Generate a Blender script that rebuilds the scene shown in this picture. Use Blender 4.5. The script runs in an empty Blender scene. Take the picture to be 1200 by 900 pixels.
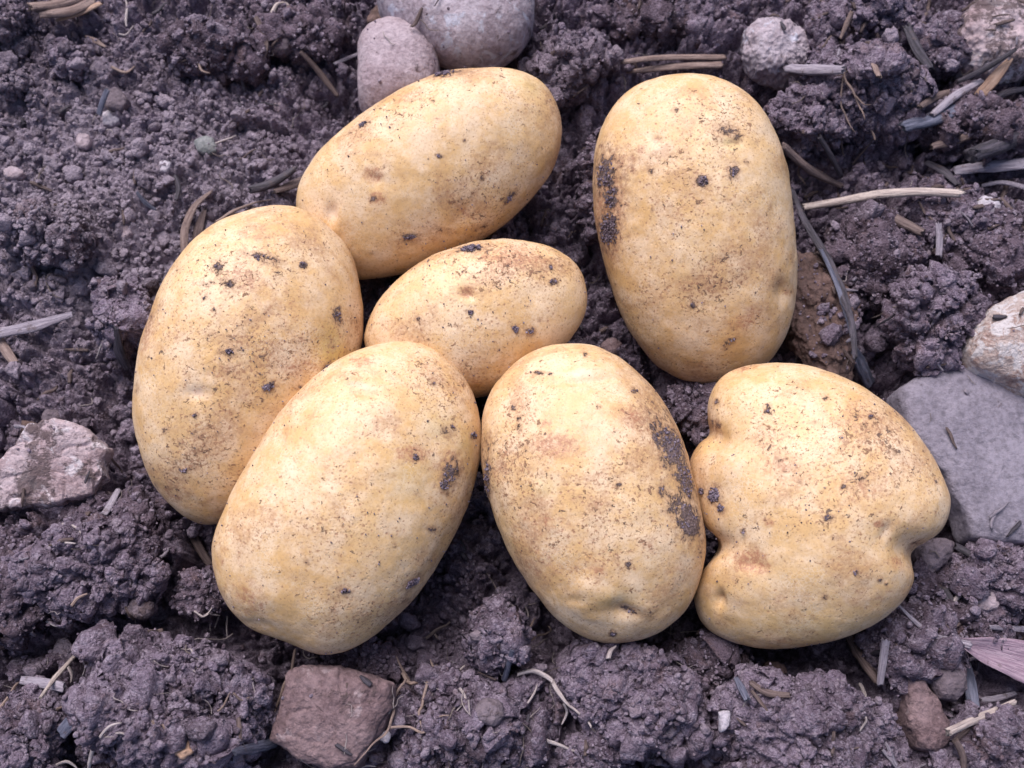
import bpy, bmesh, math, random
import numpy as np
from mathutils import Vector

random.seed(7)
RNG = np.random.default_rng(7)
SC = bpy.context.scene
COL = SC.collection

# ------------------------------------------------------------------ camera
TILT = math.radians(18.0)
LENS = 38.0
WIDTH = 0.30
DIST = WIDTH * LENS / 36.0
FWD = np.array([0.0, math.sin(TILT), -math.cos(TILT)])
UPV = np.array([0.0, math.cos(TILT), math.sin(TILT)])
RGT = np.array([1.0, 0.0, 0.0])
CAM = np.array([0.0, 0.0, 0.008]) - FWD * DIST
cd = bpy.data.cameras.new('camera')
cam = bpy.data.objects.new('camera', cd)
COL.objects.link(cam)
cam.location = CAM
cam.rotation_euler = (TILT, 0, 0)
cd.lens = LENS
cd.sensor_width = 36.0
cd.clip_start = 0.01
cd.clip_end = 100.0
cd.dof.use_dof = True
cd.dof.focus_distance = DIST - 0.028
cd.dof.aperture_fstop = 20.0
SC.camera = cam

# ------------------------------------------------------------------ light
SUN_EL, SUN_AZ = math.radians(58), math.radians(-24)   # azimuth from +Y, clockwise
w = bpy.data.worlds.new("World")
SC.world = w
w.use_nodes = True
nt = w.node_tree
sky = nt.nodes.new('ShaderNodeTexSky')
sky.sky_type = 'NISHITA'
sky.sun_disc = False
sky.sun_elevation = SUN_EL
sky.sun_rotation = SUN_AZ
sky.dust_density = 4.0
sky.air_density = 1.0
nt.links.new(sky.outputs[0], nt.nodes['Background'].inputs[0])
nt.nodes['Background'].inputs[1].default_value = 0.055
sd = bpy.data.lights.new('sun', 'SUN')
sun = bpy.data.objects.new('sun', sd)
COL.objects.link(sun)
sd.energy = 1.5
sd.angle = math.radians(45)
sd.color = (1.0, 0.96, 0.93)
sdir = Vector((math.sin(SUN_AZ) * math.cos(SUN_EL), math.cos(SUN_AZ) * math.cos(SUN_EL), math.sin(SUN_EL)))
sun.rotation_euler = sdir.to_track_quat('Z', 'Y').to_euler()
SC.view_settings.view_transform = 'Standard'
SC.view_settings.look = 'None'
SC.view_settings.gamma = 1.0
SC.view_settings.use_curve_mapping = False
SC.view_settings.exposure = 1.36
SC.render.engine = 'CYCLES'
SC.cycles.max_bounces = 5
SC.cycles.diffuse_bounces = 3

# ------------------------------------------------------------------ pixel <-> place (photo is 1200 x 900)
K = 36.0 / LENS
def ray(px, py):
    px = np.asarray(px, float); py = np.asarray(py, float)
    nx = (px - 600) / 1200 * K
    ny = -(py - 450) / 1200 * K
    return nx[..., None] * RGT + ny[..., None] * UPV + FWD
def at(px, py, z=0.0):
    r = ray(px, py)
    t = (z - CAM[2]) / r[..., 2]
    return CAM + t[..., None] * r
def pix(p):
    d = p - CAM
    f = d @ FWD
    return 600 + (d @ RGT) / f * 1200 / K, 450 - (d @ UPV) / f * 1200 / K
MPP = WIDTH / 1200.0

# ------------------------------------------------------------------ noise
def _h(ix, iy, iz, seed):
    n = (ix.astype(np.int64) * 374761393 + iy.astype(np.int64) * 668265263 + iz.astype(np.int64) * 2147483647 + seed * 1274126177) & 0xffffffff
    n = ((n ^ (n >> 13)) * 1274126177) & 0xffffffff
    n = ((n ^ (n >> 16)) * 2246822519) & 0xffffffff
    n = n ^ (n >> 15)
    return (n & 0xffffff) / float(0xffffff)
def vnoise(p, seed=0):
    f = np.floor(p); t = p - f
    t = t * t * t * (t * (t * 6 - 15) + 10)
    i = f.astype(np.int64)
    out = 0
    for a in (0, 1):
        wa = t[:, 0] if a else 1 - t[:, 0]
        for b in (0, 1):
            wb = t[:, 1] if b else 1 - t[:, 1]
            for c in (0, 1):
                wc = t[:, 2] if c else 1 - t[:, 2]
                out = out + wa * wb * wc * _h(i[:, 0] + a, i[:, 1] + b, i[:, 2] + c, seed)
    return out * 2 - 1
def fbm(p, octv=4, seed=0, gain=0.5, lac=2.03):
    s = 0; a = 1.0; q = p.copy()
    for k in range(octv):
        s = s + a * vnoise(q, seed + k * 17)
        q = q * lac + 11.3; a *= gain
    return s
def worley(p, seed=0, flat=False):
    """F1, F2, a random value of the nearest cell and a tilted-facet height inside it"""
    f = np.floor(p).astype(np.int64)
    N = len(p)
    F1 = np.full(N, 9.0); F2 = np.full(N, 9.0); ID = np.zeros(N); TL = np.zeros(N)
    for a in (-1, 0, 1):
        for b in (-1, 0, 1):
            for c in ((0,) if flat else (-1, 0, 1)):
                ci, cj, ck = f[:, 0] + a, f[:, 1] + b, f[:, 2] + c
                h1 = _h(ci, cj, ck, seed); h2 = _h(ci, cj, ck, seed + 101)
                dx = p[:, 0] - ci - h1; dy = p[:, 1] - cj - h2
                d = dx * dx + dy * dy
                t = dx * (h2 * 13.7 % 1.0 - .5) + dy * (h1 * 17.3 % 1.0 - .5)
                if not flat:
                    h3 = _h(ci, cj, ck, seed + 211)
                    dz = p[:, 2] - ck - h3
                    d = d + dz * dz
                    t = t + dz * (h3 * 11.9 % 1.0 - .5)
                m = d < F1
                F2 = np.where(m, F1, np.minimum(F2, d))
                F1 = np.where(m, d, F1)
                ID = np.where(m, h1 * 7.31 % 1.0, ID)
                TL = np.where(m, t, TL)
    return np.sqrt(F1), np.sqrt(F2), ID, TL
def crumbs(p, size, seed, flat=False):
    """broken angular aggregates about `size` across with cracks between; about 0..1"""
    warp = np.stack([fbm(p / size * 1.9 + 5 * k, 2, seed + k) for k in range(3)], 1) * 0.13
    F1, F2, ID, TL = worley(p / size + warp, seed, flat)
    e = np.clip((F2 - F1) * 3.4, 0, 1)
    top = 0.30 + 0.60 * ID + 1.1 * TL + 0.25 * np.sqrt(np.clip(1 - (F1 / 0.85) ** 2, 0, 1))
    return np.clip(top, .05, 1.3) * e ** 0.6

# ------------------------------------------------------------------ mesh helpers
def mesh_np(name, v, faces, smooth=True):
    """faces: (M,k) int array, k = 3 or 4"""
    me = bpy.data.meshes.new(name)
    v = np.ascontiguousarray(v, np.float32)
    faces = np.ascontiguousarray(faces, np.int32)
    k = faces.shape[1]
    me.vertices.add(len(v)); me.vertices.foreach_set('co', v.ravel())
    me.loops.add(faces.size); me.loops.foreach_set('vertex_index', faces.ravel())
    me.polygons.add(len(faces))
    me.polygons.foreach_set('loop_start', np.arange(0, faces.size, k, dtype=np.int32))
    me.polygons.foreach_set('use_smooth', np.full(len(faces), smooth, bool))
    me.update(calc_edges=True)
    me.validate()
    return me
def attr(me, name, vals):
    a = me.attributes.new(name, 'FLOAT', 'POINT')
    a.data.foreach_set('value', np.ascontiguousarray(vals, np.float32))
def put(name, me, mat, loc=(0, 0, 0), label=None, cat=None, group=None, kind=None, parent=None):
    o = bpy.data.objects.new(name, me)
    COL.objects.link(o)
    o.location = loc
    if mat: me.materials.append(mat)
    if label: o['label'] = label
    if cat: o['category'] = cat
    if group: o['group'] = group
    if kind: o['kind'] = kind
    if parent: o.parent = parent
    return o
_ico = {}
def ico(n):
    if n not in _ico:
        bm = bmesh.new()
        bmesh.ops.create_icosphere(bm, subdivisions=n, radius=1.0)
        v = np.array([x.co[:] for x in bm.verts]); f = np.array([[y.index for y in x.verts] for x in bm.faces])
        v /= np.linalg.norm(v, axis=1)[:, None]
        bm.free(); _ico[n] = (v, f)
    return _ico[n]
def rotz(v, a):
    c, s = math.cos(a), math.sin(a)
    return np.stack([v[:, 0] * c - v[:, 1] * s, v[:, 0] * s + v[:, 1] * c, v[:, 2]], 1)

# ------------------------------------------------------------------ materials
class NB:
    """little node builder"""
    def __init__(s, name):
        s.m = bpy.data.materials.new(name); s.m.use_nodes = True
        s.t = s.m.node_tree; s.b = s.t.nodes['Principled BSDF']
    def n(s, typ, **kw):
        x = s.t.nodes.new(typ)
        for k, v in kw.items(): setattr(x, k, v)
        return x
    def link(s, a, b): s.t.links.new(a, b)
    def val(s, sock, v):
        if hasattr(v, 'is_linked') or isinstance(v, bpy.types.NodeSocket): s.link(v, sock)
        else: sock.default_value = v
    def coords(s, scale=1000.0, uv=False):
        tc = s.n('ShaderNodeTexCoord')
        src = tc.outputs['UV'] if uv else tc.outputs['Object']
        oi = s.n('ShaderNodeObjectInfo')
        r = s.math('MULTIPLY', oi.outputs['Random'], 731.0)
        mp = s.n('ShaderNodeVectorMath', operation='MULTIPLY_ADD')
        s.link(src, mp.inputs[0]); mp.inputs[1].default_value = (scale,) * 3
        s.link(r, mp.inputs[2])
        return mp.outputs[0]
    def noise(s, vec, scale, detail=4, rough=0.6, dist=0.0):
        x = s.n('ShaderNodeTexNoise')
        s.link(vec, x.inputs['Vector']); x.inputs['Scale'].default_value = scale
        x.inputs['Detail'].default_value = detail; x.inputs['Roughness'].default_value = rough
        x.inputs['Distortion'].default_value = dist
        return x.outputs['Fac']
    def vor(s, vec, scale, feature='F1', out='Distance', rnd=1.0):
        x = s.n('ShaderNodeTexVoronoi', feature=feature)
        s.link(vec, x.inputs['Vector']); x.inputs['Scale'].default_value = scale
        x.inputs['Randomness'].default_value = rnd
        return x.outputs[out]
    def math(s, op, a, b=None, c=None, clamp=False):
        x = s.n('ShaderNodeMath', operation=op); x.use_clamp = clamp
        s.val(x.inputs[0], a)
        if b is not None: s.val(x.inputs[1], b)
        if c is not None: s.val(x.inputs[2], c)
        return x.outputs[0]
    def ramp(s, f, lo, hi, a=0.0, b=1.0):
        x = s.n('ShaderNodeMapRange', interpolation_type='SMOOTHSTEP')
        s.val(x.inputs[0], f); s.val(x.inputs[1], lo); s.val(x.inputs[2], hi)
        s.val(x.inputs[3], a); s.val(x.inputs[4], b)
        return x.outputs[0]
    def mix(s, f, a, b, typ='MIX'):
        x = s.n('ShaderNodeMix', data_type='RGBA', blend_type=typ)
        s.val(x.inputs[0], f)
        s.val(x.inputs[6], a if not isinstance(a, tuple) else (*a, 1)); s.val(x.inputs[7], b if not isinstance(b, tuple) else (*b, 1))
        return x.outputs[2]
    def attr(s, name):
        x = s.n('ShaderNodeAttribute'); x.attribute_name = name
        return x.outputs['Fac']
    def bump(s, h, dist, strength=1.0, normal=None):
        x = s.n('ShaderNodeBump'); s.link(h, x.inputs['Height'])
        x.inputs['Distance'].default_value = dist; x.inputs['Strength'].default_value = strength
        if normal is not None: s.link(normal, x.inputs['Normal'])
        return x.outputs[0]
    def done(s, col, rough=0.8, spec=0.3, normal=None):
        s.val(s.b.inputs['Base Color'], col if not isinstance(col, tuple) else (*col, 1))
        s.val(s.b.inputs['Roughness'], rough)
        s.b.inputs['Specular IOR Level'].default_value = spec
        if normal is not None: s.link(normal, s.b.inputs['Normal'])
        return s.m

def soil_mat(name, dark=(0.135, 0.098, 0.142), mid=(0.285, 0.222, 0.310), light=(0.54, 0.455, 0.59), tint=False):
    b = NB(name); c = b.coords()
    n1 = b.noise(c, 0.045, 3, 0.55); n2 = b.noise(c, 0.35, 5, 0.7); n3 = b.noise(c, 2.2, 3, 0.6)
    col = b.mix(b.ramp(n1, 0.36, 0.64), dark, mid)
    col = b.mix(b.math('MULTIPLY', b.ramp(n2, 0.45, 0.72), 0.75), col, light)
    col = b.mix(b.math('MULTIPLY', b.ramp(n3, 0.52, 0.38), 0.45), col, (0.05, 0.034, 0.046))
    red = b.ramp(b.noise(c, 0.11, 2, 0.5), 0.58, 0.72)
    col = b.mix(b.math('MULTIPLY', red, 0.35), col, (0.20, 0.115, 0.10))
    sp = b.ramp(b.vor(c, 0.42, out='Distance'), 0.20, 0.13)
    pick = b.ramp(b.noise(c, 0.31, 1, 0.5), 0.60, 0.66)
    col = b.mix(b.math('MULTIPLY', sp, pick), col, (0.42, 0.36, 0.42))
    if name == 'soil':
        dry = b.attr('dry')
        col = b.mix(b.math('MULTIPLY', dry, 0.75), col, (0.43, 0.36, 0.45))
    if tint:
        t = b.attr('tint')
        col = b.mix(b.math('MULTIPLY', b.attr('dry'), 0.65), col, (0.44, 0.37, 0.46))
        col = b.mix(b.ramp(t, 0.55, 1.0, 0.0, 0.5), col, (0.44, 0.365, 0.455))
        col = b.mix(b.ramp(t, 0.35, 0.0, 0.0, 0.5), col, (0.05, 0.034, 0.042))
    gr = b.vor(c, 1.1); gr2 = b.vor(c, 2.6)
    h = b.math('SUBTRACT', b.math('MULTIPLY', b.noise(c, 0.9, 6, 0.8), 1.2), b.math('MULTIPLY', gr, 0.75))
    h = b.math('SUBTRACT', h, b.math('MULTIPLY', gr2, 0.35))
    col = b.mix(b.math('MULTIPLY', b.ramp(b.vor(c, 1.1, out='Color'), 0.62, 0.9), 0.30), col, light)
    return b.done(col, 0.95, 0.12, b.bump(h, 0.0012, 1.0))
M = {}
M['soil'] = soil_mat('soil')
M['crumb'] = soil_mat('soil_crumb', tint=True)
M['clod'] = soil_mat('clod_soil')
M['clod_dark'] = soil_mat('dark_soil', (0.088, 0.062, 0.086), (0.185, 0.136, 0.185), (0.37, 0.29, 0.38))  # darker copy of the clod soil, given to some of the clods
M['clod_pale'] = soil_mat('dry_soil', (0.19, 0.145, 0.195), (0.31, 0.245, 0.32), (0.50, 0.42, 0.52))

def stone_mat(name, a, bcol, pale=None, pale_lo=0.55, dirt=0.5, crust=0.0, bump=0.0008, scale=1.0, rough=0.75):
    b = NB(name); c = b.coords()
    n1 = b.noise(c, 0.07 * scale, 5, 0.62, 0.4); n2 = b.noise(c, 0.6 * scale, 4, 0.7)
    col = b.mix(b.ramp(n1, 0.38, 0.62), a, bcol)
    col = b.mix(b.math('MULTIPLY', b.ramp(n2, 0.42, 0.7), 0.35), col, tuple(min(0.8, x * 1.6) for x in bcol))
    col = b.mix(b.math('MULTIPLY', b.ramp(n2, 0.5, 0.3), 0.45), col, tuple(x * 0.45 for x in a))
    if pale:
        col = b.mix(b.ramp(b.noise(c, 0.16 * scale, 5, 0.68, 0.6), pale_lo, pale_lo + 0.1), col, pale)
    d = b.math('MULTIPLY', b.ramp(b.noise(c, 0.10 * scale, 6, 0.75), 0.66 - 0.16 * dirt, 0.74 - 0.16 * dirt), 0.85)
    col = b.mix(d, col, (0.10, 0.068, 0.075))
    h = b.math('ADD', b.noise(c, 0.5 * scale, 6, 0.7), b.math('MULTIPLY', d, 0.25))
    return b.done(col, rough, 0.3, b.bump(h, bump * 1.6, 0.9))
M['boulder'] = stone_mat('grey_stone', (0.29, 0.23, 0.275), (0.40, 0.345, 0.41), (0.47, 0.46, 0.57), 0.55, 0.45, bump=0.0006)
M['egg'] = stone_mat('mauve_stone', (0.30, 0.225, 0.265), (0.41, 0.33, 0.385), None, dirt=0.45, bump=0.0009)
M['slab'] = stone_mat('slate_stone', (0.175, 0.155, 0.205), (0.245, 0.218, 0.28), None, dirt=0.12, bump=0.0008)
M['white'] = stone_mat('white_stone', (0.42, 0.28, 0.26), (0.57, 0.46, 0.46), (0.70, 0.64, 0.69), 0.46, 0.0, bump=0.0014, scale=1.6)
M['flint'] = stone_mat('flint_stone', (0.35, 0.25, 0.28), (0.48, 0.38, 0.43), (0.64, 0.56, 0.63), 0.52, 1.1, bump=0.0011)
M['brick'] = stone_mat('red_stone', (0.155, 0.10, 0.115), (0.26, 0.18, 0.20), (0.34, 0.26, 0.29), 0.60, 0.45, bump=0.0012)
M['brown'] = stone_mat('brown_stone', (0.10, 0.062, 0.058), (0.16, 0.10, 0.095), None, dirt=0.6, bump=0.0012)
M['dull'] = stone_mat('dull_stone', (0.13, 0.10, 0.125), (0.19, 0.15, 0.185), None, dirt=0.5, bump=0.0010)
M['palepeb'] = stone_mat('pale_pebble', (0.32, 0.28, 0.34), (0.43, 0.39, 0.46), None, dirt=0.0, bump=0.0004, scale=2)
M['orange'] = stone_mat('orange_stone', (0.42, 0.24, 0.17), (0.52, 0.33, 0.25), None, dirt=0.2, bump=0.0007, scale=2)
M['greenpeb'] = stone_mat('green_pebble', (0.15, 0.16, 0.17), (0.23, 0.23, 0.25), None, dirt=0.3, bump=0.0005, scale=2)

def wood_mat(name, a, bcol, dirt=0.4, rough=0.75):
    b = NB(name)
    uv = b.n('ShaderNodeTexCoord').outputs['UV']
    mp = b.n('ShaderNodeMapping'); b.link(uv, mp.inputs[0]); mp.inputs['Scale'].default_value = (14.0, 130.0, 1.0)
    oi = b.n('ShaderNodeObjectInfo').outputs['Random']
    va = b.n('ShaderNodeVectorMath', operation='ADD'); b.link(mp.outputs[0], va.inputs[0]); b.link(b.math('MULTIPLY', oi, 57.0), va.inputs[1])
    v = va.outputs[0]
    f = b.noise(v, 1.0, 4, 0.65)
    col = b.mix(b.ramp(f, 0.35, 0.65), a, bcol)
    c = b.coords()
    d = b.ramp(b.noise(c, 0.25, 5, 0.75), 0.62 - 0.14 * dirt, 0.74 - 0.14 * dirt)
    col = b.mix(b.math('MULTIPLY', d, 0.8), col, (0.10, 0.07, 0.075))
    h = b.math('ADD', f, b.math('MULTIPLY', b.noise(c, 1.0, 3, 0.6), 0.4))
    return b.done(col, rough, 0.3, b.bump(h, 0.0007, 0.9))
M['straw'] = wood_mat('pale_straw', (0.34, 0.27, 0.27), (0.52, 0.44, 0.43), 0.2)
M['tan'] = wood_mat('tan_wood', (0.17, 0.115, 0.11), (0.30, 0.22, 0.21), 0.5)
M['brownw'] = wood_mat('brown_wood', (0.09, 0.062, 0.065), (0.18, 0.13, 0.13), 0.5)
M['darkw'] = wood_mat('dark_wood', (0.030, 0.026, 0.036), (0.085, 0.072, 0.098), 0.35, 0.6)
M['bluew'] = wood_mat('bluish_bark', (0.060, 0.065, 0.105), (0.155, 0.155, 0.225), 0.35, 0.6)
M['lilac'] = wood_mat('weathered_stalk', (0.19, 0.16, 0.21), (0.34, 0.30, 0.37), 0.45)
M['leaf'] = wood_mat('purple_dry_leaf', (0.26, 0.17, 0.24), (0.42, 0.31, 0.39), 0.15)
M['orangew'] = wood_mat('orange_wood', (0.35, 0.21, 0.16), (0.48, 0.33, 0.27), 0.15)
M['root'] = wood_mat('pale_root', (0.36, 0.29, 0.30), (0.56, 0.49, 0.52), 0.1)
M['roott'] = wood_mat('tan_root', (0.24, 0.165, 0.15), (0.38, 0.28, 0.26), 0.2)
M['soilroot'] = wood_mat('dull_root', (0.17, 0.13, 0.13), (0.27, 0.22, 0.22), 0.2)

def potato_mat():
    b = NB('potato_skin'); c = b.coords()
    dirt = b.attr('dirt'); russ = b.attr('russet'); pale = b.attr('pale'); yel = b.attr('yellow'); speck = b.attr('speck'); pore = b.attr('pore')
    hue = b.attr('hue')
    n1 = b.noise(c, 0.035, 3, 0.5)
    col = b.mix(b.ramp(n1, 0.35, 0.65), (0.62, 0.375, 0.165), (0.69, 0.455, 0.235))
    col = b.mix(b.math('MULTIPLY', hue, 0.5), col, (0.61, 0.385, 0.185))
    # flaky pale bloom of the dry skin, patchy
    bl = b.noise(c, 0.11, 7, 0.74)
    col = b.mix(b.math('MULTIPLY', b.ramp(bl, 0.37, 0.66), 0.72), col, (0.765, 0.59, 0.45))
    # net-like flaking in drifts
    net = b.vor(c, 0.9, feature='DISTANCE_TO_EDGE')
    nmask = b.ramp(b.noise(c, 0.07, 4, 0.6), 0.50, 0.64)
    col = b.mix(b.math('MULTIPLY', b.math('MULTIPLY', b.ramp(net, 0.10, 0.02), nmask), 0.35), col, (0.78, 0.66, 0.54))
    col = b.mix(b.math('MULTIPLY', b.ramp(b.noise(c, 1.5, 4, 0.7), 0.48, 0.68), 0.5), col, (0.42, 0.245, 0.14))
    # rubbed brownish areas: a fine grain of ochre in large soft patches
    rb = b.ramp(b.math('ADD', b.noise(c, 0.06, 5, 0.7, 0.4), b.math('MULTIPLY', speck, 0.07)), 0.50, 0.66)
    rg_ = b.ramp(b.noise(c, 1.1, 4, 0.75), 0.36, 0.60, 0.25, 1.0)
    col = b.mix(b.math('MULTIPLY', b.math('MULTIPLY', rb, rg_), 0.75), col, (0.40, 0.215, 0.12))
    col = b.mix(b.math('MULTIPLY', yel, 0.55), col, (0.44, 0.36, 0.10))
    # russet scab, ragged edge
    rn = b.noise(c, 0.5, 6, 0.75, 0.4)
    rsum = b.math('ADD', russ, b.math('MULTIPLY', b.math('SUBTRACT', rn, 0.5), 1.9))
    rm = b.ramp(rsum, 0.15, 0.70)
    rfine = b.ramp(b.noise(c, 1.1, 5, 0.75), 0.38, 0.60, 0.25, 0.95)
    col = b.mix(b.math('MULTIPLY', b.math('MULTIPLY', rm, rfine), b.ramp(russ, 0.03, 0.3)), col, (0.38, 0.17, 0.10))
    # pale bare spots
    pm = b.ramp(b.math('ADD', pale, b.math('MULTIPLY', b.math('SUBTRACT', rn, 0.5), 1.0)), 0.25, 0.95)
    col = b.mix(b.math('MULTIPLY', pm, 0.5), col, (0.73, 0.59, 0.51))
    # pores: small flat pits with a brown rim, in drifts
    vd = b.vor(c, 0.74, rnd=0.9)
    drift = b.ramp(b.math('ADD', b.noise(c, 0.05, 3, 0.6), b.math('MULTIPLY', pore, 0.22)), 0.47, 0.62)
    pr = b.math('MULTIPLY', b.ramp(vd, 0.36, 0.16), b.math('MULTIPLY', drift, b.ramp(b.noise(c, 0.6, 2, 0.5), 0.40, 0.60)))
    col = b.mix(b.math('MULTIPLY', pr, 0.7), col, (0.33, 0.16, 0.10))
    # fine brown specks of soil, clustered
    cl = b.noise(c, 0.06, 4, 0.65)
    thr = b.math('SUBTRACT', b.math('SUBTRACT', 0.728, b.math('MULTIPLY', cl, 0.22)), b.math('MULTIPLY', speck, 0.085))
    s1 = b.noise(c, 1.35, 3, 0.6)
    m1 = b.ramp(s1, thr, b.math('ADD', thr, 0.06))
    col = b.mix(b.math('MULTIPLY', m1, 0.8), col, (0.31, 0.155, 0.09))
    s2 = b.noise(c, 0.55, 5, 0.68, 0.5)
    thr2 = b.math('ADD', thr, 0.035)
    m2 = b.ramp(s2, thr2, b.math('ADD', thr2, 0.05))
    col = b.mix(b.math('MULTIPLY', m2, 0.9), col, b.mix(b.ramp(b.noise(c, 0.3, 1, 0.5), 0.38, 0.50), (0.10, 0.062, 0.058), (0.25, 0.13, 0.08)))
    # stuck soil: solid in the middle, fading through specks and a brown film
    dn = b.noise(c, 0.50, 7, 0.78, 0.3)
    dsum = b.math('ADD', dirt, b.math('MULTIPLY', b.math('SUBTRACT', dn, 0.5), 3.0))
    film = b.math('MULTIPLY', b.ramp(dsum, 0.05, 0.75), b.ramp(dirt, 0.02, 0.35))
    col = b.mix(b.math('MULTIPLY', film, 0.75), col, (0.33, 0.185, 0.115))
    dm = b.math('MULTIPLY', b.ramp(dsum, 0.66, 0.86), b.ramp(dirt, 0.05, 0.25))
    dcol = b.mix(b.ramp(b.noise(c, 1.4, 4, 0.7), 0.35, 0.65), (0.075, 0.048, 0.050), (0.25, 0.175, 0.175))
    col = b.mix(dm, col, dcol)
    h = b.math('MULTIPLY', b.noise(c, 1.3, 4, 0.6), 0.16)
    h = b.math('SUBTRACT', h, b.math('MULTIPLY', b.math('MULTIPLY', b.ramp(vd, 0.36, 0.05), drift), 0.16))
    h = b.math('ADD', h, b.math('MULTIPLY', b.noise(c, 0.10, 2, 0.4), 0.2))
    h = b.math('ADD', h, b.math('MULTIPLY', m2, 0.35))
    h = b.math('ADD', h, b.math('MULTIPLY', dm, b.math('ADD', 0.5, b.math('MULTIPLY', b.noise(c, 1.6, 4, 0.7), 1.4))))
    rgh = b.math('ADD', b.ramp(bl, 0.40, 0.66, 0.42, 0.58), b.math('MULTIPLY', b.math('MAXIMUM', dm, m2), 0.35))
    return b.done(col, rgh, 0.5, b.bump(h, 0.00055, 0.85))
M['potato'] = potato_mat()

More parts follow.
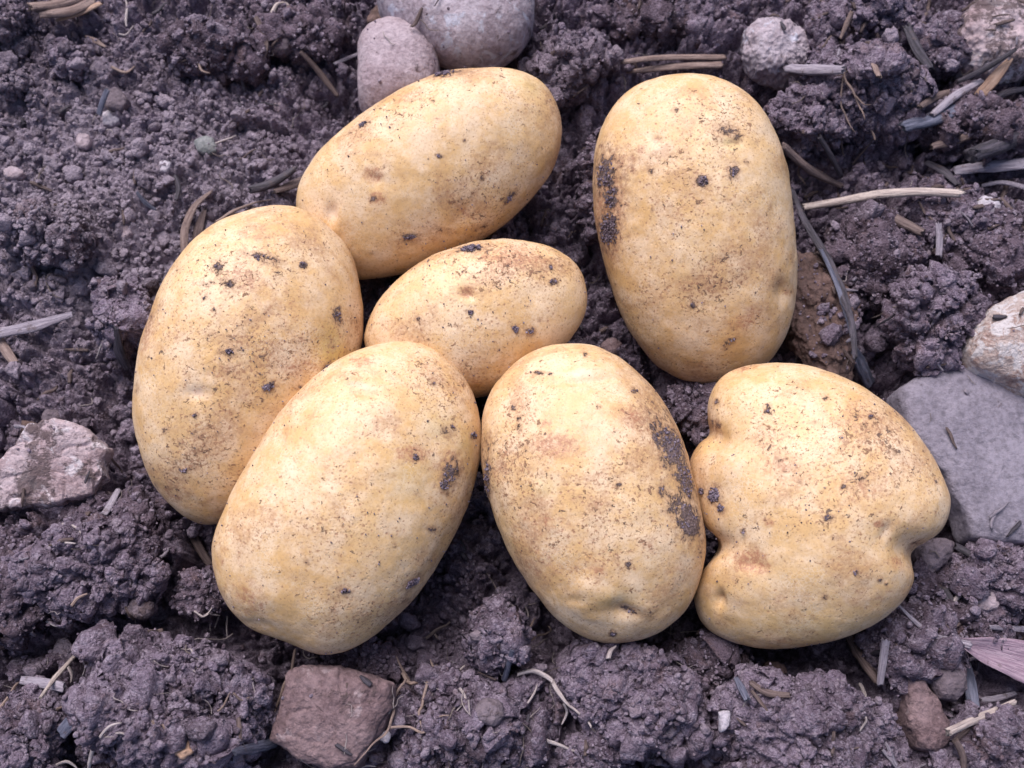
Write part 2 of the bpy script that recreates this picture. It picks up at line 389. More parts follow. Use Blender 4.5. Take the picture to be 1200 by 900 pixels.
# ------------------------------------------------------------------ potato outlines in the photograph
POT = [
 dict(c='pot_top', eyes=[(388,250,8,14,0,-.9),(398,246,8,14,0,.4),(437,208,12,6,20,-.5),(545,248,6,12,30,-.5)], label='long pale potato at the top, lying aslant against the rounded grey stones', zc=0.0175, h=0.0215,
  out=[(348,240),(352,212),(372,178),(405,148),(450,115),(500,90),(550,79),(600,81),(635,97),(655,130),(657,165),(645,200),(620,235),(585,268),(540,295),(490,315),(440,327),(405,325),(375,302),(356,272)],
  bumps=[(388,248,10,-0.6),(545,250,14,-0.7),(440,215,10,-0.5)],
  dirt=[(515,86,45,6,-6,.75),(425,146,9,3,-40,.9),(515,183,6,3,20,.8),(480,278,16,6,-5,.8),(452,195,5,4,0,.6),(597,232,13,6,-50,.75),(437,233,5,4,0,.8),(516,270,18,6,10,.55),(565,208,5,5,0,.7),(545,165,3,3,0,.8),(507,118,4,3,0,.8),(410,130,12,5,-35,.55),(563,265,12,5,-20,.6),(640,120,5,4,0,.5)],
  russet=[(437,205,12,9,20,.9),(443,232,12,9,0,.75),(510,140,14,10,0,.35),(545,248,12,8,40,.5),(480,112,30,10,-20,.45)],
  pale=[(388,250,11,14,0,.9),(520,165,60,30,-20,.25)], yellow=[(620,100,16,10,30,.5)],
  speck=[(470,135,60,25,-30,.8),(560,240,60,40,-30,.5)], pore=[]),
 dict(c='pot_tr', eyes=[(918,342,7,14,0,-1.1),(770,163,8,5,0,-.4),(858,168,14,5,0,-.5)], label='upright oval potato at the upper right with a dark soil-stained left flank', zc=0.018, h=0.0235,
  out=[(696,200),(700,165),(715,130),(740,103),(775,89),(815,86),(850,94),(885,118),(908,155),(922,200),(930,260),(933,320),(928,370),(913,408),(885,436),(845,450),(805,446),(770,428),(742,395),(722,355),(706,300),(697,250)],
  bumps=[(912,342,14,-0.9),(890,345,24,0.5),(860,150,9,-0.4),(770,160,20,-0.4)],
  dirt=[(710,205,17,34,0,.85),(714,268,15,28,5,1.0),(716,232,12,28,10,.85),(722,230,24,60,0,.5),(823,211,7,7,0,1.5),(860,200,8,10,0,1.0),(853,152,15,7,0,.85),(862,160,8,8,0,.8),(792,128,6,5,0,.7),(763,200,5,5,0,.8),(887,165,6,5,0,.5),(812,358,6,6,0,.9),(856,400,12,5,-30,.8),(850,405,6,6,0,.7),(738,190,10,12,0,.4),(765,245,4,4,0,.7),(700,290,6,20,0,.6),(874,190,5,5,0,.6),(785,240,4,4,0,.6)],
  russet=[(712,245,20,75,3,.85),(735,190,22,20,0,.5),(752,175,8,8,0,.6),(875,375,26,14,-40,.6),(790,245,14,20,0,.3),(770,163,5,5,0,.9),(925,342,4,6,0,.5)],
  pale=[(770,170,26,30,0,.5),(890,340,30,14,10,.45),(800,225,30,50,0,.3)], yellow=[(856,168,12,8,0,.6)],
  speck=[(800,240,60,80,0,.5),(850,140,50,40,0,.9),(830,330,60,50,0,.7)], pore=[(780,220,50,80,0,.8)]),
 dict(c='pot_left', eyes=[(231,462,18,8,0,-.4),(230,450,24,8,0,.2),(385,258,6,12,-20,-.5)], label='big oval potato on the far left of the pile, its left side over open soil', zc=0.0175, h=0.0235,
  out=[(155,490),(158,440),(168,390),(190,335),(222,287),(262,257),(310,242),(350,244),(386,266),(412,300),(424,350),(424,400),(410,445),(382,500),(343,553),(300,595),(258,613),(226,609),(196,586),(171,548)],
  bumps=[(231,459,14,-0.8),(385,400,12,-0.6),(255,330,12,-0.4)],
  dirt=[(256,312,10,12,20,.8),(268,333,14,9,0,.75),(307,302,24,7,15,.8),(355,309,5,6,0,.9),(240,348,6,5,0,.8),(250,362,6,5,0,.8),(396,370,7,14,-10,.8),(388,405,8,16,0,.5),(385,432,8,10,0,.8),(268,412,13,8,0,.75),(315,453,9,6,-20,1.1),(193,505,5,5,0,.7),(216,550,15,5,-10,.8),(228,487,6,4,0,.8),(230,510,10,5,0,.6),(211,520,5,4,0,.8),(181,570,6,6,0,.7),(245,332,18,6,0,.6),(352,455,7,4,0,.7),(175,375,8,16,20,.5),(345,400,6,4,0,.5),(160,455,4,8,0,.5)],
  russet=[(174,390,10,30,15,.5),(290,330,40,16,20,.5),(345,430,40,22,-10,.4),(231,460,9,5,0,.6),(260,435,22,14,0,.4),(205,580,20,16,30,.45),(300,275,30,10,0,.35),(330,360,50,30,0,.3)],
  pale=[(230,460,24,12,0,.85),(385,255,10,12,0,.7),(375,330,18,25,0,.35)], yellow=[(389,408,15,26,0,.95)],
  speck=[(300,420,90,60,0,.9),(230,540,50,40,0,1.0),(290,320,80,30,0,.9)], pore=[(220,440,50,60,0,.7),(350,430,50,50,0,.7)]),
 dict(c='pot_mid', eyes=[(548,345,10,5,20,-.5)], label='smallest potato, nestled in the middle of the pile between the others', zc=0.0175, h=0.0175,
  out=[(427,402),(433,373),(452,343),(482,314),(520,293),(565,282),(610,282),(650,292),(677,314),(688,345),(684,372),(668,398),(635,425),(600,450),(560,465),(515,468),(475,455),(442,432)],
  bumps=[(548,345,8,-0.5),(620,350,16,-0.3)],
  dirt=[(648,330,6,5,0,1.0),(645,313,4,4,0,.8),(604,385,5,6,0,.95),(620,388,9,7,0,.8),(551,366,5,4,0,.8),(490,373,4,4,0,.8),(553,291,22,5,-8,.9),(635,375,5,4,0,.6),(536,383,6,4,0,.5),(620,360,4,3,0,.5)],
  russet=[(548,342,9,8,0,.8),(605,303,44,14,0,.7),(618,385,14,10,0,.4),(560,448,20,10,0,.3)],
  pale=[(500,385,40,14,-30,.35),(610,330,30,12,0,.3)], yellow=[(548,355,5,4,0,.5)],
  speck=[(590,310,90,30,0,1.0),(540,400,60,40,0,.5)], pore=[(580,330,80,40,0,.6)]),
 dict(c='pot_bl', eyes=[(430,463,34,5,6,-.3),(426,451,30,8,8,.25),(305,735,26,6,15,-.5)], label='large smooth potato at the lower left front of the pile', zc=0.0205, h=0.0235,
  out=[(248,655),(252,622),(272,575),(303,522),(343,466),(390,426),(438,405),(485,402),(525,420),(551,453),(563,500),(560,550),(545,600),(517,655),(482,705),(440,743),(402,763),(370,766),(333,752),(292,737),(262,702)],
  bumps=[(428,452,20,-0.7),(425,463,26,0.4),(528,548,12,0.4),(305,730,20,-0.8)],
  dirt=[(528,553,14,20,10,.85),(520,568,9,10,0,.9),(487,536,5,5,0,1.0),(478,540,12,5,-15,.5),(483,683,15,6,-35,.9),(405,692,9,5,0,.95),(524,505,12,10,30,.6),(508,448,4,4,0,.7),(505,620,6,5,0,.7),(555,510,5,6,0,.9),(530,500,5,5,0,.7),(440,460,5,4,0,.5),(485,452,14,6,0,.4),(540,470,6,5,0,.5),(360,660,4,4,0,.7),(462,640,3,3,0,.7),(490,580,5,4,0,.5),(475,705,8,5,0,.5)],
  russet=[(480,532,22,12,0,.75),(290,700,22,26,-30,.5),(350,450,30,12,-35,.55),(526,545,22,30,0,.5),(510,430,22,12,30,.4),(425,423,16,8,0,.6),(260,650,8,22,0,.4),(460,440,16,10,0,.3)],
  pale=[(425,452,24,7,8,.8),(385,560,50,60,30,.3)], yellow=[(515,500,26,18,30,.4),(545,520,12,20,0,.4),(480,560,30,40,0,.25)],
  speck=[(500,470,50,60,0,.9),(400,620,90,60,0,.5),(430,720,50,20,0,.5)], pore=[(400,590,90,100,0,.8)]),
 dict(c='pot_bm', eyes=[(692,446,38,4,-5,-.55),(684,435,34,7,-5,.4),(735,718,18,7,8,-1.3),(712,698,26,10,25,.6),(675,702,12,6,0,-.4)], label='potato at the bottom middle with black soil crust along its right edge', zc=0.0205, h=0.0235,
  out=[(564,520),(567,480),(585,445),(620,415),(665,403),(702,408),(737,427),(770,460),(795,505),(812,560),(825,618),(825,660),(810,703),(781,735),(742,751),(700,751),(665,735),(632,700),(601,655),(578,602),(566,560)],
  bumps=[(728,712,15,-1.5),(690,700,26,1.0),(690,442,26,-0.5),(690,432,22,0.25),(755,715,16,0.5)],
  dirt=[(786,525,18,38,-22,1.05),(800,560,13,36,-15,1.0),(768,510,6,22,-10,.95),(790,590,14,20,0,.85),(805,610,16,28,-15,1.15),(776,490,26,50,-20,.5),(775,575,6,12,0,.8),(607,495,5,13,5,.75),(602,478,5,4,0,.7),(743,458,7,5,0,1.0),(632,437,8,3,0,.9),(645,438,4,3,0,.7),(685,415,5,5,0,.8),(571,560,7,50,0,.8),(702,477,5,4,0,.6),(736,718,14,4,10,1.0),(718,743,4,4,0,1.3),(736,662,4,6,0,1.0),(725,568,4,4,0,.9),(625,630,5,8,0,.6),(820,640,6,16,0,.6),(665,650,5,4,0,.5),(590,545,6,9,20,.5),(800,650,5,5,0,.6)],
  russet=[(650,522,24,13,0,1.2),(741,490,16,13,20,.7),(638,495,10,6,0,.6),(640,660,30,30,30,.35),(700,670,16,10,0,.45),(760,640,14,14,0,.4),(590,545,12,30,15,.5),(640,610,40,20,0,.4),(703,590,8,6,0,.5)],
  pale=[(680,438,34,6,-4,.7),(735,716,8,6,0,1.0),(675,702,20,10,0,.4)], yellow=[(640,570,14,12,0,.4),(720,700,30,10,0,.3)],
  speck=[(600,540,40,70,0,1.0),(720,620,70,70,0,.8),(770,480,30,40,0,.8)], pore=[(700,590,90,70,0,1.0)]),
 dict(c='pot_r', eyes=[(843,704,5,12,0,-.9),(882,664,18,7,10,-.6),(1040,622,6,12,30,-.6),(862,440,20,4,-10,-.4)], label='knobbly misshapen potato with several lobes at the lower right', zc=0.0205, h=0.0225, blend=3.2, sm=0.07,
  out=[(830,492),(832,466),(848,441),(882,428),(930,426),(977,437),(1022,460),(1058,490),(1086,525),(1103,558),(1111,590),(1104,617),(1084,636),(1070,648),(1069,664),(1070,680),(1055,708),(1020,735),(970,752),(910,760),(860,752),(827,735),(812,702),(820,672),(838,650),(840,634),(824,612),(812,580),(808,545),(818,522),(831,509)],
  bumps=[(1066,644,18,-2.0),(1035,632,24,-0.6),(1090,595,30,0.8),(840,513,14,-2.0),(862,516,18,-0.8),(856,548,22,1.1),(846,640,16,-1.8),(874,634,22,-0.8),(858,470,20,.5),(905,500,30,-.4),(843,704,9,-1.2),(882,655,16,-0.9),(870,455,24,0.5),(1035,675,30,0.8),(1000,500,30,0.5)],
  dirt=[(837,580,9,12,0,1.05),(845,595,6,8,0,.9),(822,575,5,7,0,.8),(836,497,8,13,0,.6),(841,472,5,4,0,.8),(899,481,6,7,0,.9),(900,476,4,4,0,.8),(968,465,7,4,0,.6),(910,540,8,5,0,.5),(1045,530,9,5,50,.6),(1063,525,4,4,0,.6),(970,607,8,5,0,.9),(980,630,8,4,0,.6),(985,513,4,3,0,.9),(1020,488,4,4,0,.9),(1094,565,3,4,0,.9),(967,700,5,6,0,.6),(1002,670,4,4,0,1.0),(1030,678,4,4,0,.9),(1037,682,3,3,0,.9),(990,570,5,4,0,.8),(1078,640,12,5,-50,.6),(1012,500,5,5,0,.6),(955,495,8,3,0,.7),(870,623,4,4,0,.8),(938,565,4,3,0,.7),(1010,560,6,5,0,.7)],
  russet=[(880,660,20,12,10,1.3),(866,430,22,6,-5,.9),(900,612,7,5,0,.8),(1032,615,8,5,0,.8),(1050,660,14,10,0,.5),(1030,700,30,14,-30,.35),(910,545,30,16,10,.45),(1010,570,40,26,0,.45),(836,500,8,14,0,.5),(910,750,40,8,0,.4)],
  pale=[(863,548,18,22,20,.7),(1040,625,14,16,0,.6),(990,475,50,18,30,.35)], yellow=[(860,480,16,16,0,.2),(940,735,80,16,0,.25)],
  speck=[(1010,520,80,70,0,1.0),(960,610,80,40,0,.8),(910,490,50,30,0,.9)], pore=[(950,600,60,60,0,.3)]),
]

def poly_in(px, py, poly):
    c = np.zeros(px.shape, bool)
    n = len(poly)
    for i in range(n):
        x1, y1 = poly[i]; x2, y2 = poly[(i + 1) % n]
        if y1 == y2: continue
        m = ((y1 > py) != (y2 > py)) & (px < (x2 - x1) * (py - y1) / (y2 - y1) + x1)
        c ^= m
    return c
def centroid(poly):
    A = cx = cy = 0
    for i in range(len(poly)):
        x1, y1 = poly[i]; x2, y2 = poly[(i + 1) % len(poly)]
        k = x1 * y2 - x2 * y1
        A += k; cx += (x1 + x2) * k; cy += (y1 + y2) * k
    return cx / (3 * A), cy / (3 * A)
def spline_closed(pts, n=900):
    """closed Catmull-Rom through 2-D points"""
    P = np.array(pts, float); m = len(P); out = []
    k = max(2, n // m)
    for i in range(m):
        p0, p1, p2, p3 = P[(i - 1) % m], P[i], P[(i + 1) % m], P[(i + 2) % m]
        t = np.linspace(0, 1, k, endpoint=False)[:, None]
        out.append(0.5 * (2 * p1 + (p2 - p0) * t + (2 * p0 - 5 * p1 + 4 * p2 - p3) * t ** 2 + (3 * p1 - p0 - 3 * p2 + p3) * t ** 3))
    return np.concatenate(out)
def gsm(r, s):
    n = len(r); f = np.fft.rfft(r); k = np.arange(len(f))
    return np.fft.irfft(f * np.exp(-0.5 * (2 * math.pi * k / n * s) ** 2), n)
def polar_solid(l2, NT, NP, h, ex=1.0, ez=1.0, blend=3.0, sm=0.10, hb=None):
    """closed solid whose widest section is the outline l2 (metres, about its own centre)"""
    th = np.arctan2(l2[:, 1], l2[:, 0]); rr = np.hypot(l2[:, 0], l2[:, 1])
    o = np.argsort(th); th = th[o]; rr = rr[o]
    T = np.linspace(-math.pi, math.pi, NT, endpoint=False)
    r = np.interp(T, np.r_[th[-1] - 2 * math.pi, th, th[0] + 2 * math.pi], np.r_[rr[-1], rr, rr[0]])
    r = gsm(r, NT * 0.004)
    rs = gsm(r, NT * sm)
    # ellipse-like smooth radius: keep 2nd harmonic
    ph = np.linspace(0, math.pi, NP + 1)[1:-1]
    S = np.sin(ph)[:, None]; Cc = np.cos(ph)[:, None]
    wgt = S ** blend
    R = rs[None] * (1 - wgt) + r[None] * wgt
    SX = S ** ex
    X = R * SX * np.cos(T)[None]; Y = R * SX * np.sin(T)[None]
    hz = np.where(Cc > 0, h, hb if hb else h)
    Z = hz * np.sign(Cc) * np.abs(Cc) ** ez * np.ones_like(X)
    v = np.stack([X.ravel(), Y.ravel(), Z.ravel()], 1)
    v = np.concatenate([v, [[0, 0, h]], [[0, 0, -(hb or h)]]])
    nr = NP - 1
    a = np.arange(NT); b2 = (a + 1) % NT
    q = []
    for i in range(nr - 1):
        q.append(np.stack([i * NT + a, (i + 1) * NT + a, (i + 1) * NT + b2, i * NT + b2], 1))
    q = np.concatenate(q)
    top = len(v) - 2; bot = len(v) - 1
    t1 = np.stack([np.full(NT, top), a, b2], 1)
    t2 = np.stack([np.full(NT, bot), (nr - 1) * NT + b2, (nr - 1) * NT + a], 1)
    tri = np.concatenate([q[:, [0, 1, 2]], q[:, [0, 2, 3]], t1, t2])
    return v, tri
def vnormals(v, f):
    a = v[f[:, 1]] - v[f[:, 0]]; b = v[f[:, 2]] - v[f[:, 0]]
    n = np.cross(a, b)
    out = np.zeros_like(v)
    for k in range(3):
        for c in range(3):
            out[:, c] += np.bincount(f[:, k], n[:, c], len(v))
    return out / (np.linalg.norm(out, axis=1)[:, None] + 1e-20)

# ------------------------------------------------------------------ ground sheet
def pile_mask(x, y):
    """1 under the heap of potatoes, soft edge"""
    P = np.stack([x, y, np.zeros_like(x)], 1)
    px, py = pix(P)
    d = np.full(x.shape, 0.0)
    for p in POT:
        cx, cy = centroid(p['out'])
        o = np.array(p['out'])
        rad = 0.5 * (np.ptp(o[:, 0]) + np.ptp(o[:, 1])) / 2
        q = np.hypot(px - cx, py - cy) / rad
        d = np.maximum(d, np.clip((1.55 - q) / 0.5, 0, 1))
    return d * d * (3 - 2 * d)
def fine_mask(x, y):
    """1 where the soil is loose and finely crumbled (upper left), 0 where it is cloddy"""
    q = np.exp(-(((x + 0.125) / 0.06) ** 2 + ((y - 0.065) / 0.05) ** 2))
    return np.clip(q * 1.4, 0, 1)
def ground_h(x, y):
    p = np.stack([x, y, np.zeros_like(x)], 1)
    z = 0.0045 * fbm(p / 0.055, 3, 3)
    fm = fine_mask(x, y)
    z = z * (1 - 0.45 * fm)
    z = z + (1 - 0.8 * fm) * 0.0110 * (crumbs(p, 0.024, 31, True) - 0.35)
    z = z + (1 - 0.5 * fm) * 0.0055 * crumbs(p, 0.0095, 41, True)
    z = z + 0.0022 * crumbs(p, 0.0040, 51, True)
    z = z + 0.0011 * crumbs(p, 0.0020, 61, True)
    z = z + 0.0004 * fbm(p / 0.0015, 2, 71)
    m = pile_mask(x, y)
    gx, gy = pix(p)
    for hx, hy, hrx, hry, hd in ((870,772,110,26,.009),(650,730,45,60,.006),(800,875,22,50,.010),(840,850,20,40,.004),(330,720,40,45,.006),(95,742,120,20,.008),(318,850,18,60,.008),(85,820,14,60,.007),
                                 (1005,300,26,60,.007),(1000,470,40,40,.006),(1110,165,90,22,.006),(880,180,22,70,.006),(650,200,26,60,.006),(790,480,34,60,.006),(1010,760,30,50,.006),(300,60,60,40,.005),(120,110,60,18,.003),(640,845,18,40,.005),(150,620,60,20,.006)):
        z = z - hd * np.exp(-(((gx - hx) / hrx) ** 2 + ((gy - hy) / hry) ** 2))
    z = z - 0.010 * m - 0.009 + 0.004 * fm
    return z
def axis(lo, hi, step, far, nfar):
    c = np.arange(lo, hi, step)
    g = step * np.cumsum(1.28 ** np.arange(1, nfar + 1))
    return np.r_[(lo - g)[::-1], c, c[-1] + g]
ax = axis(-0.205, 0.205, 0.00046, 3, 32); ay = axis(-0.145, 0.180, 0.00046, 3, 32)
GX, GY = np.meshgrid(ax, ay)
gz = ground_h(GX.ravel(), GY.ravel())
nx, ny = len(ax), len(ay)
i = np.arange(nx - 1)[None] + (np.arange(ny - 1) * nx)[:, None]
i = i.ravel()
q = np.stack([i, i + 1, i + 1 + nx, i + nx], 1)
gv = np.stack([GX.ravel(), GY.ravel(), gz], 1)
gme = mesh_np('ground', gv, q)
attr(gme, 'dry', np.clip(fine_mask(gv[:, 0], gv[:, 1]) * (.75 + .35 * fbm(gv / .02, 2, 8)), 0, 1))
put('ground', gme, M['soil'], kind='structure')

# top-of-soil height map, 1 mm cells
HX0, HY0, HS, HN, HM_ = -0.22, -0.16, 0.0008, 560, 440
HMAP = np.full((HM_, HN), -1.0)
SMASK = np.zeros((HM_, HN), bool)
def hadd(v, stone=False):
    ix = ((v[:, 0] - HX0) / HS).astype(int); iy = ((v[:, 1] - HY0) / HS).astype(int)
    m = (ix >= 0) & (ix < HN) & (iy >= 0) & (iy < HM_)
    if stone:
        t = v[m, 2] > HMAP[iy[m], ix[m]] - .0003
        SMASK[iy[m][t], ix[m][t]] = True
    np.maximum.at(HMAP, (iy[m], ix[m]), v[m, 2])
hadd(gv)
gfill = float(np.median(HMAP[HMAP > -0.5]))
HMAP[HMAP < -0.5] = gfill
def hget(x, y, rad=0):
    ix = np.clip(((np.asarray(x) - HX0) / HS).astype(int), 0, HN - 1); iy = np.clip(((np.asarray(y) - HY0) / HS).astype(int), 0, HM_ - 1)
    if rad == 0: return HMAP[iy, ix]
    out = 0; k = 0
    for a in range(-rad, rad + 1):
        for b in range(-rad, rad + 1):
            out = out + HMAP[np.clip(iy + a, 0, HM_ - 1), np.clip(ix + b, 0, HN - 1)]; k += 1
    return out / k
def on_stone(x, y, rad):
    out = np.zeros(len(x), bool)
    for a in (-1, 0, 1):
        for b in (-1, 0, 1):
            ix = np.clip(((x + a * rad - HX0) / HS).astype(int), 0, HN - 1); iy = np.clip(((y + b * rad - HY0) / HS).astype(int), 0, HM_ - 1)
            out |= SMASK[iy, ix]
    return out
def on_soil(px, py, rad=1):
    """the point where the view line through a pixel meets the soil"""
    px = np.atleast_1d(np.asarray(px, float)); py = np.atleast_1d(np.asarray(py, float))
    p = at(px, py, 0.004)
    for _ in range(6):
        z = hget(p[:, 0], p[:, 1], rad)
        r = ray(px, py); t = (z - CAM[2]) / r[:, 2]
        p = p * 0.4 + 0.6 * (CAM + t[:, None] * r)
    return p

# ------------------------------------------------------------------ clods of earth
CLOD_SURF = []
def clod(px, py, rx, ry, rot, label, zc=0.004, hz=None, sub=6, mat='clod', seed=None, rough=1.0, cat='clod', name='soil_clod', group='clods of earth around the potatoes', sharp=0.0, crumbly=1.0):
    seed = seed if seed is not None else int(px * 7 + py * 13)
    v, f = ico(sub)
    RX, RY = rx * MPP, ry * MPP
    hz = (hz if hz else 0.95 * min(rx, ry)) * MPP
    d = v
    base = 1 + rough * (0.30 * fbm(d * 1.1 + seed, 2, seed) + 0.17 * fbm(d * 2.7 + seed, 3, seed + 5))
    p = d * base[:, None]
    if sharp:                                     # a few broken faces
        rg = np.random.default_rng(seed)
        for _ in range(9):
            nrm = rg.normal(size=3); nrm /= np.linalg.norm(nrm)
            k = 0.62 + 0.25 * rg.random()
            s = p @ nrm - k
            p = p - np.where(s > 0, s * sharp, 0)[:, None] * nrm
    p = p * np.array([RX, RY, hz])
    p = rotz(p, math.radians(-rot))
    nrm = vnormals(p, f)
    w_ = p + np.array([px, py, 0]) * 0.001
    sz = min(RX, RY)
    disp = 0
    if sz > 0.006: disp = disp + crumbly * 0.0044 * (crumbs(w_, 0.0110, seed + 9) - 0.3)
    disp = disp + crumbly * 0.0026 * (crumbs(w_, 0.0044, seed + 19) - 0.3)
    disp = disp + crumbly * 0.0012 * crumbs(w_, 0.0019, seed + 29)
    disp = disp + 0.0006 * fbm(w_ / 0.0014, 2, seed + 39)
    p = p + nrm * np.asarray(disp)[:, None]
    loc = at(px, py, zc)
    hadd(p + loc)
    if crumbly > 0.4: CLOD_SURF.append((p + loc, nrm, sz))
    return put(name, mesh_np(name, p, f), M[mat], loc, label, cat, group)

CL = [
 (12,26,34,34,0,'pale rough clod in the top left corner below the bark',.006,None,6,'clod_pale'),
 (78,72,27,17,35,'small knobbly clod below the bark strips at the top left',.004,None,5,'clod'),
 (16,98,20,16,0,'pale angular clod on the left edge, above the fine crumbs',.004,None,5,'clod_pale'),
 (54,276,50,33,10,'pale lumpy clod lying on the fine crumbs near the left edge',.006,None,6,'clod_pale'),
 (150,372,30,40,0,'blocky clod touching the left side of the far left potato',.006,None,6,'clod'),
 (118,672,66,44,-8,'large dark clod with a smooth flake, left of the lower left potato',.007,None,7,'clod'),
 (18,690,38,60,0,'dark clod cut by the left edge below the flint',.000,None,5,'clod_dark'),
 (205,830,104,66,5,'broad crumbly clod left of the reddish stone at the bottom',.008,88,7,'clod'),
 (34,868,30,46,0,'narrow clod in the bottom left corner',.006,None,6,'clod'),
 (672,72,52,36,-25,'crumbly pale clod at the top, right of the rounded grey stones',.006,None,6,'clod_pale'),
 (706,226,26,72,5,'tall crumbly clod wedged between the two upper potatoes',.002,None,6,'clod'),
 (760,25,56,30,0,'dark clod at the top edge left of the straw sticks',.002,None,5,'clod_dark'),
 (1008,112,80,54,10,'large clod under the bark pieces at the upper right',.005,None,7,'clod'),
 (1000,26,74,40,0,'clod at the top edge above the upper right bark',.004,None,6,'clod'),
 (944,142,46,38,20,'medium clod beside the top right shoulder of the upright potato',.003,None,6,'clod'),
 (1092,372,56,50,15,'rough clod above the flat grey slab',.007,None,6,'clod'),
 (1128,272,52,38,10,'clod just below the end of the pale straw',.000,None,6,'clod'),
 (1172,300,50,46,0,'clod cut by the right edge, above the white grainy stone',.003,None,5,'clod_dark'),
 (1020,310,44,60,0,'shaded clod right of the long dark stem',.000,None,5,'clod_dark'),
 (555,855,84,48,0,'flat crumbly mass of soil right of the reddish stone at the bottom',.001,None,7,'clod'),
 (430,778,40,18,5,'low dark clod under the tip of the lower left potato',-.002,None,5,'clod_dark'),
 (581,745,27,26,0,'small rounded clod in the gap between the two lower middle potatoes',.009,None,5,'clod'),
 (738,818,66,42,22,'rugged clod below the bottom middle potato',.006,50,7,'clod'),
 (700,885,30,22,0,'small clod at the bottom edge right of the curled root',.006,None,5,'clod'),
 (945,886,108,64,10,'biggest clod, broken face upward, below the knobbly potato',.006,80,7,'clod'),
 (955,365,52,76,-10,'smooth brown lump between the upright potato and the knobbly one',.000,38,6,'brown'),
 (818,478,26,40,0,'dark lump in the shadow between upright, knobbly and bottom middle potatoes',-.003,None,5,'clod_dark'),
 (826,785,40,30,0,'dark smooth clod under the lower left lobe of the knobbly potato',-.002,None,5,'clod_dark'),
 (1110,720,58,40,10,'low clod of dark soil right of the knobbly potato',-.001,None,5,'clod_dark'),
 (1160,680,44,42,0,'reddish clod below the flat grey slab',.002,None,5,'clod'),
 (1060,760,46,42,0,'crumbly clod under the thin stem of the purple leaf',.001,None,5,'clod'),
 (1160,884,56,36,0,'rounded smooth clod in the bottom right corner',.004,None,5,'clod'),
 (330,640,0,0,0,None,0,None,5,'clod'),
 (236,694,30,24,0,'dark clod left of the lower left potato and its tiny white fibres',.000,None,5,'clod_dark'),
 (135,610,60,28,0,'smooth dark clod below the pale chip near the flint',-.002,None,5,'clod_dark'),
 (345,35,60,34,10,'dark clod at the top left of the egg shaped stone',-.001,None,5,'clod_dark'),
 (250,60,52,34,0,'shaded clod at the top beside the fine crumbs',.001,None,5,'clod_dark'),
 (820,20,50,30,0,'clod at the top edge above the upright potato',.002,None,5,'clod'),
 (640,650,0,0,0,None,0,None,5,'clod'),
 (1095,60,36,30,0,'clod left of the whitish stone in the top right corner',.003,None,5,'clod'),
 (1140,150,60,40,0,'soil lump under the dark stems at the right edge',.001,None,5,'clod_dark'),
]
for c in CL:
    if c[5] is None: continue
    px, py, rx, ry, rot, lab, zc, hz, sub, mat = c
    if mat == 'brown':
        clod(px, py, rx, ry, rot, lab, zc, hz, sub, mat, crumbly=0.25, sharp=0.4)
    else:
        clod(px, py, rx, ry, rot, lab, zc, hz, sub, mat, sharp=0.45 if sub >= 6 else 0.3)

# ------------------------------------------------------------------ stones
def stone_outline(out, label, zc, h, mat, ex=0.7, ez=0.6, sm=0.02, NT=360, NP=90, noise=1.0, name='stone', cat='stone', group=None, hb=None, tiltx=0, tilty=0, seed=1, spl=True, cracks=0.0):
    pts = spline_closed(out) if spl else np.array([(x1 + (x2 - x1) * t, y1 + (y2 - y1) * t) for (x1, y1), (x2, y2) in zip(out, out[1:] + out[:1]) for t in np.linspace(0, 1, 25, endpoint=False)])
    cx, cy = centroid([tuple(p) for p in pts])
    C0 = at(cx, cy, zc)
    P3 = at(pts[:, 0], pts[:, 1], zc) - C0
    v, f = polar_solid(P3[:, :2], NT, NP, h, ex, ez, 1.0, sm, hb)
    sc = min(np.ptp(P3[:, 0]), np.ptp(P3[:, 1]))
    nrm = vnormals(v, f)
    q = v + seed * 0.37
    d = sc * (0.030 * fbm(q / (sc * 0.45), 2, seed) + 0.012 * fbm(q / (sc * 0.16), 3, seed + 3)) * noise
    d = d + 0.00018 * fbm(q / 0.0012, 2, seed + 7) * noise
    if cracks: d = d - cracks * (1 - np.clip(6 * np.abs(vnoise(q / (sc * 0.3), seed + 13)), 0, 1)) * 0.0008
    v = v + nrm * d[:, None]
    v[:, 2] += v[:, 0] * tiltx + v[:, 1] * tilty
    hadd(v + C0, True)
    return put(name, mesh_np(name, v, f), M[mat], C0, label, cat, group)
stone_outline([(442,2),(450,-35),(500,-62),(570,-60),(615,-30),(627,8),(622,42),(600,66),(562,78),(522,74),(480,52),(455,28)], 'largest rounded grey stone at the top edge, behind the long potato', .012, .017, 'boulder', .9, .85, .05, noise=.6, hb=.014, seed=2)
stone_outline([(419,85),(421,58),(436,38),(462,30),(490,36),(508,56),(517,80),(512,110),(490,130),(450,140),(422,128)], 'egg shaped mauve stone left of the big grey stone at the top', .010, .014, 'egg', .9, .85, .05, noise=.6, hb=.012, seed=3)
stone_outline([(1048,462),(1068,447),(1092,428),(1103,426),(1112,433),(1150,440),(1200,452),(1262,470),(1275,560),(1262,640),(1200,641),(1162,640),(1128,634),(1120,606),(1108,588),(1100,560),(1082,540),(1060,508)], 'flat slate grey slab on the right, behind the knobbly potato', .004, .0075, 'slab', .35, .28, .01, NT=480, noise=.45, tiltx=.03, tilty=-.06, seed=4, hb=.008, spl=False)
stone_outline([(1129,415),(1134,390),(1152,370),(1178,357),(1210,345),(1255,352),(1275,390),(1262,432),(1230,460),(1195,462),(1160,446),(1138,434)], 'white grainy stone at the right edge, above the flat slab', .010, .013, 'white', .8, .75, .03, noise=1.0, seed=5)
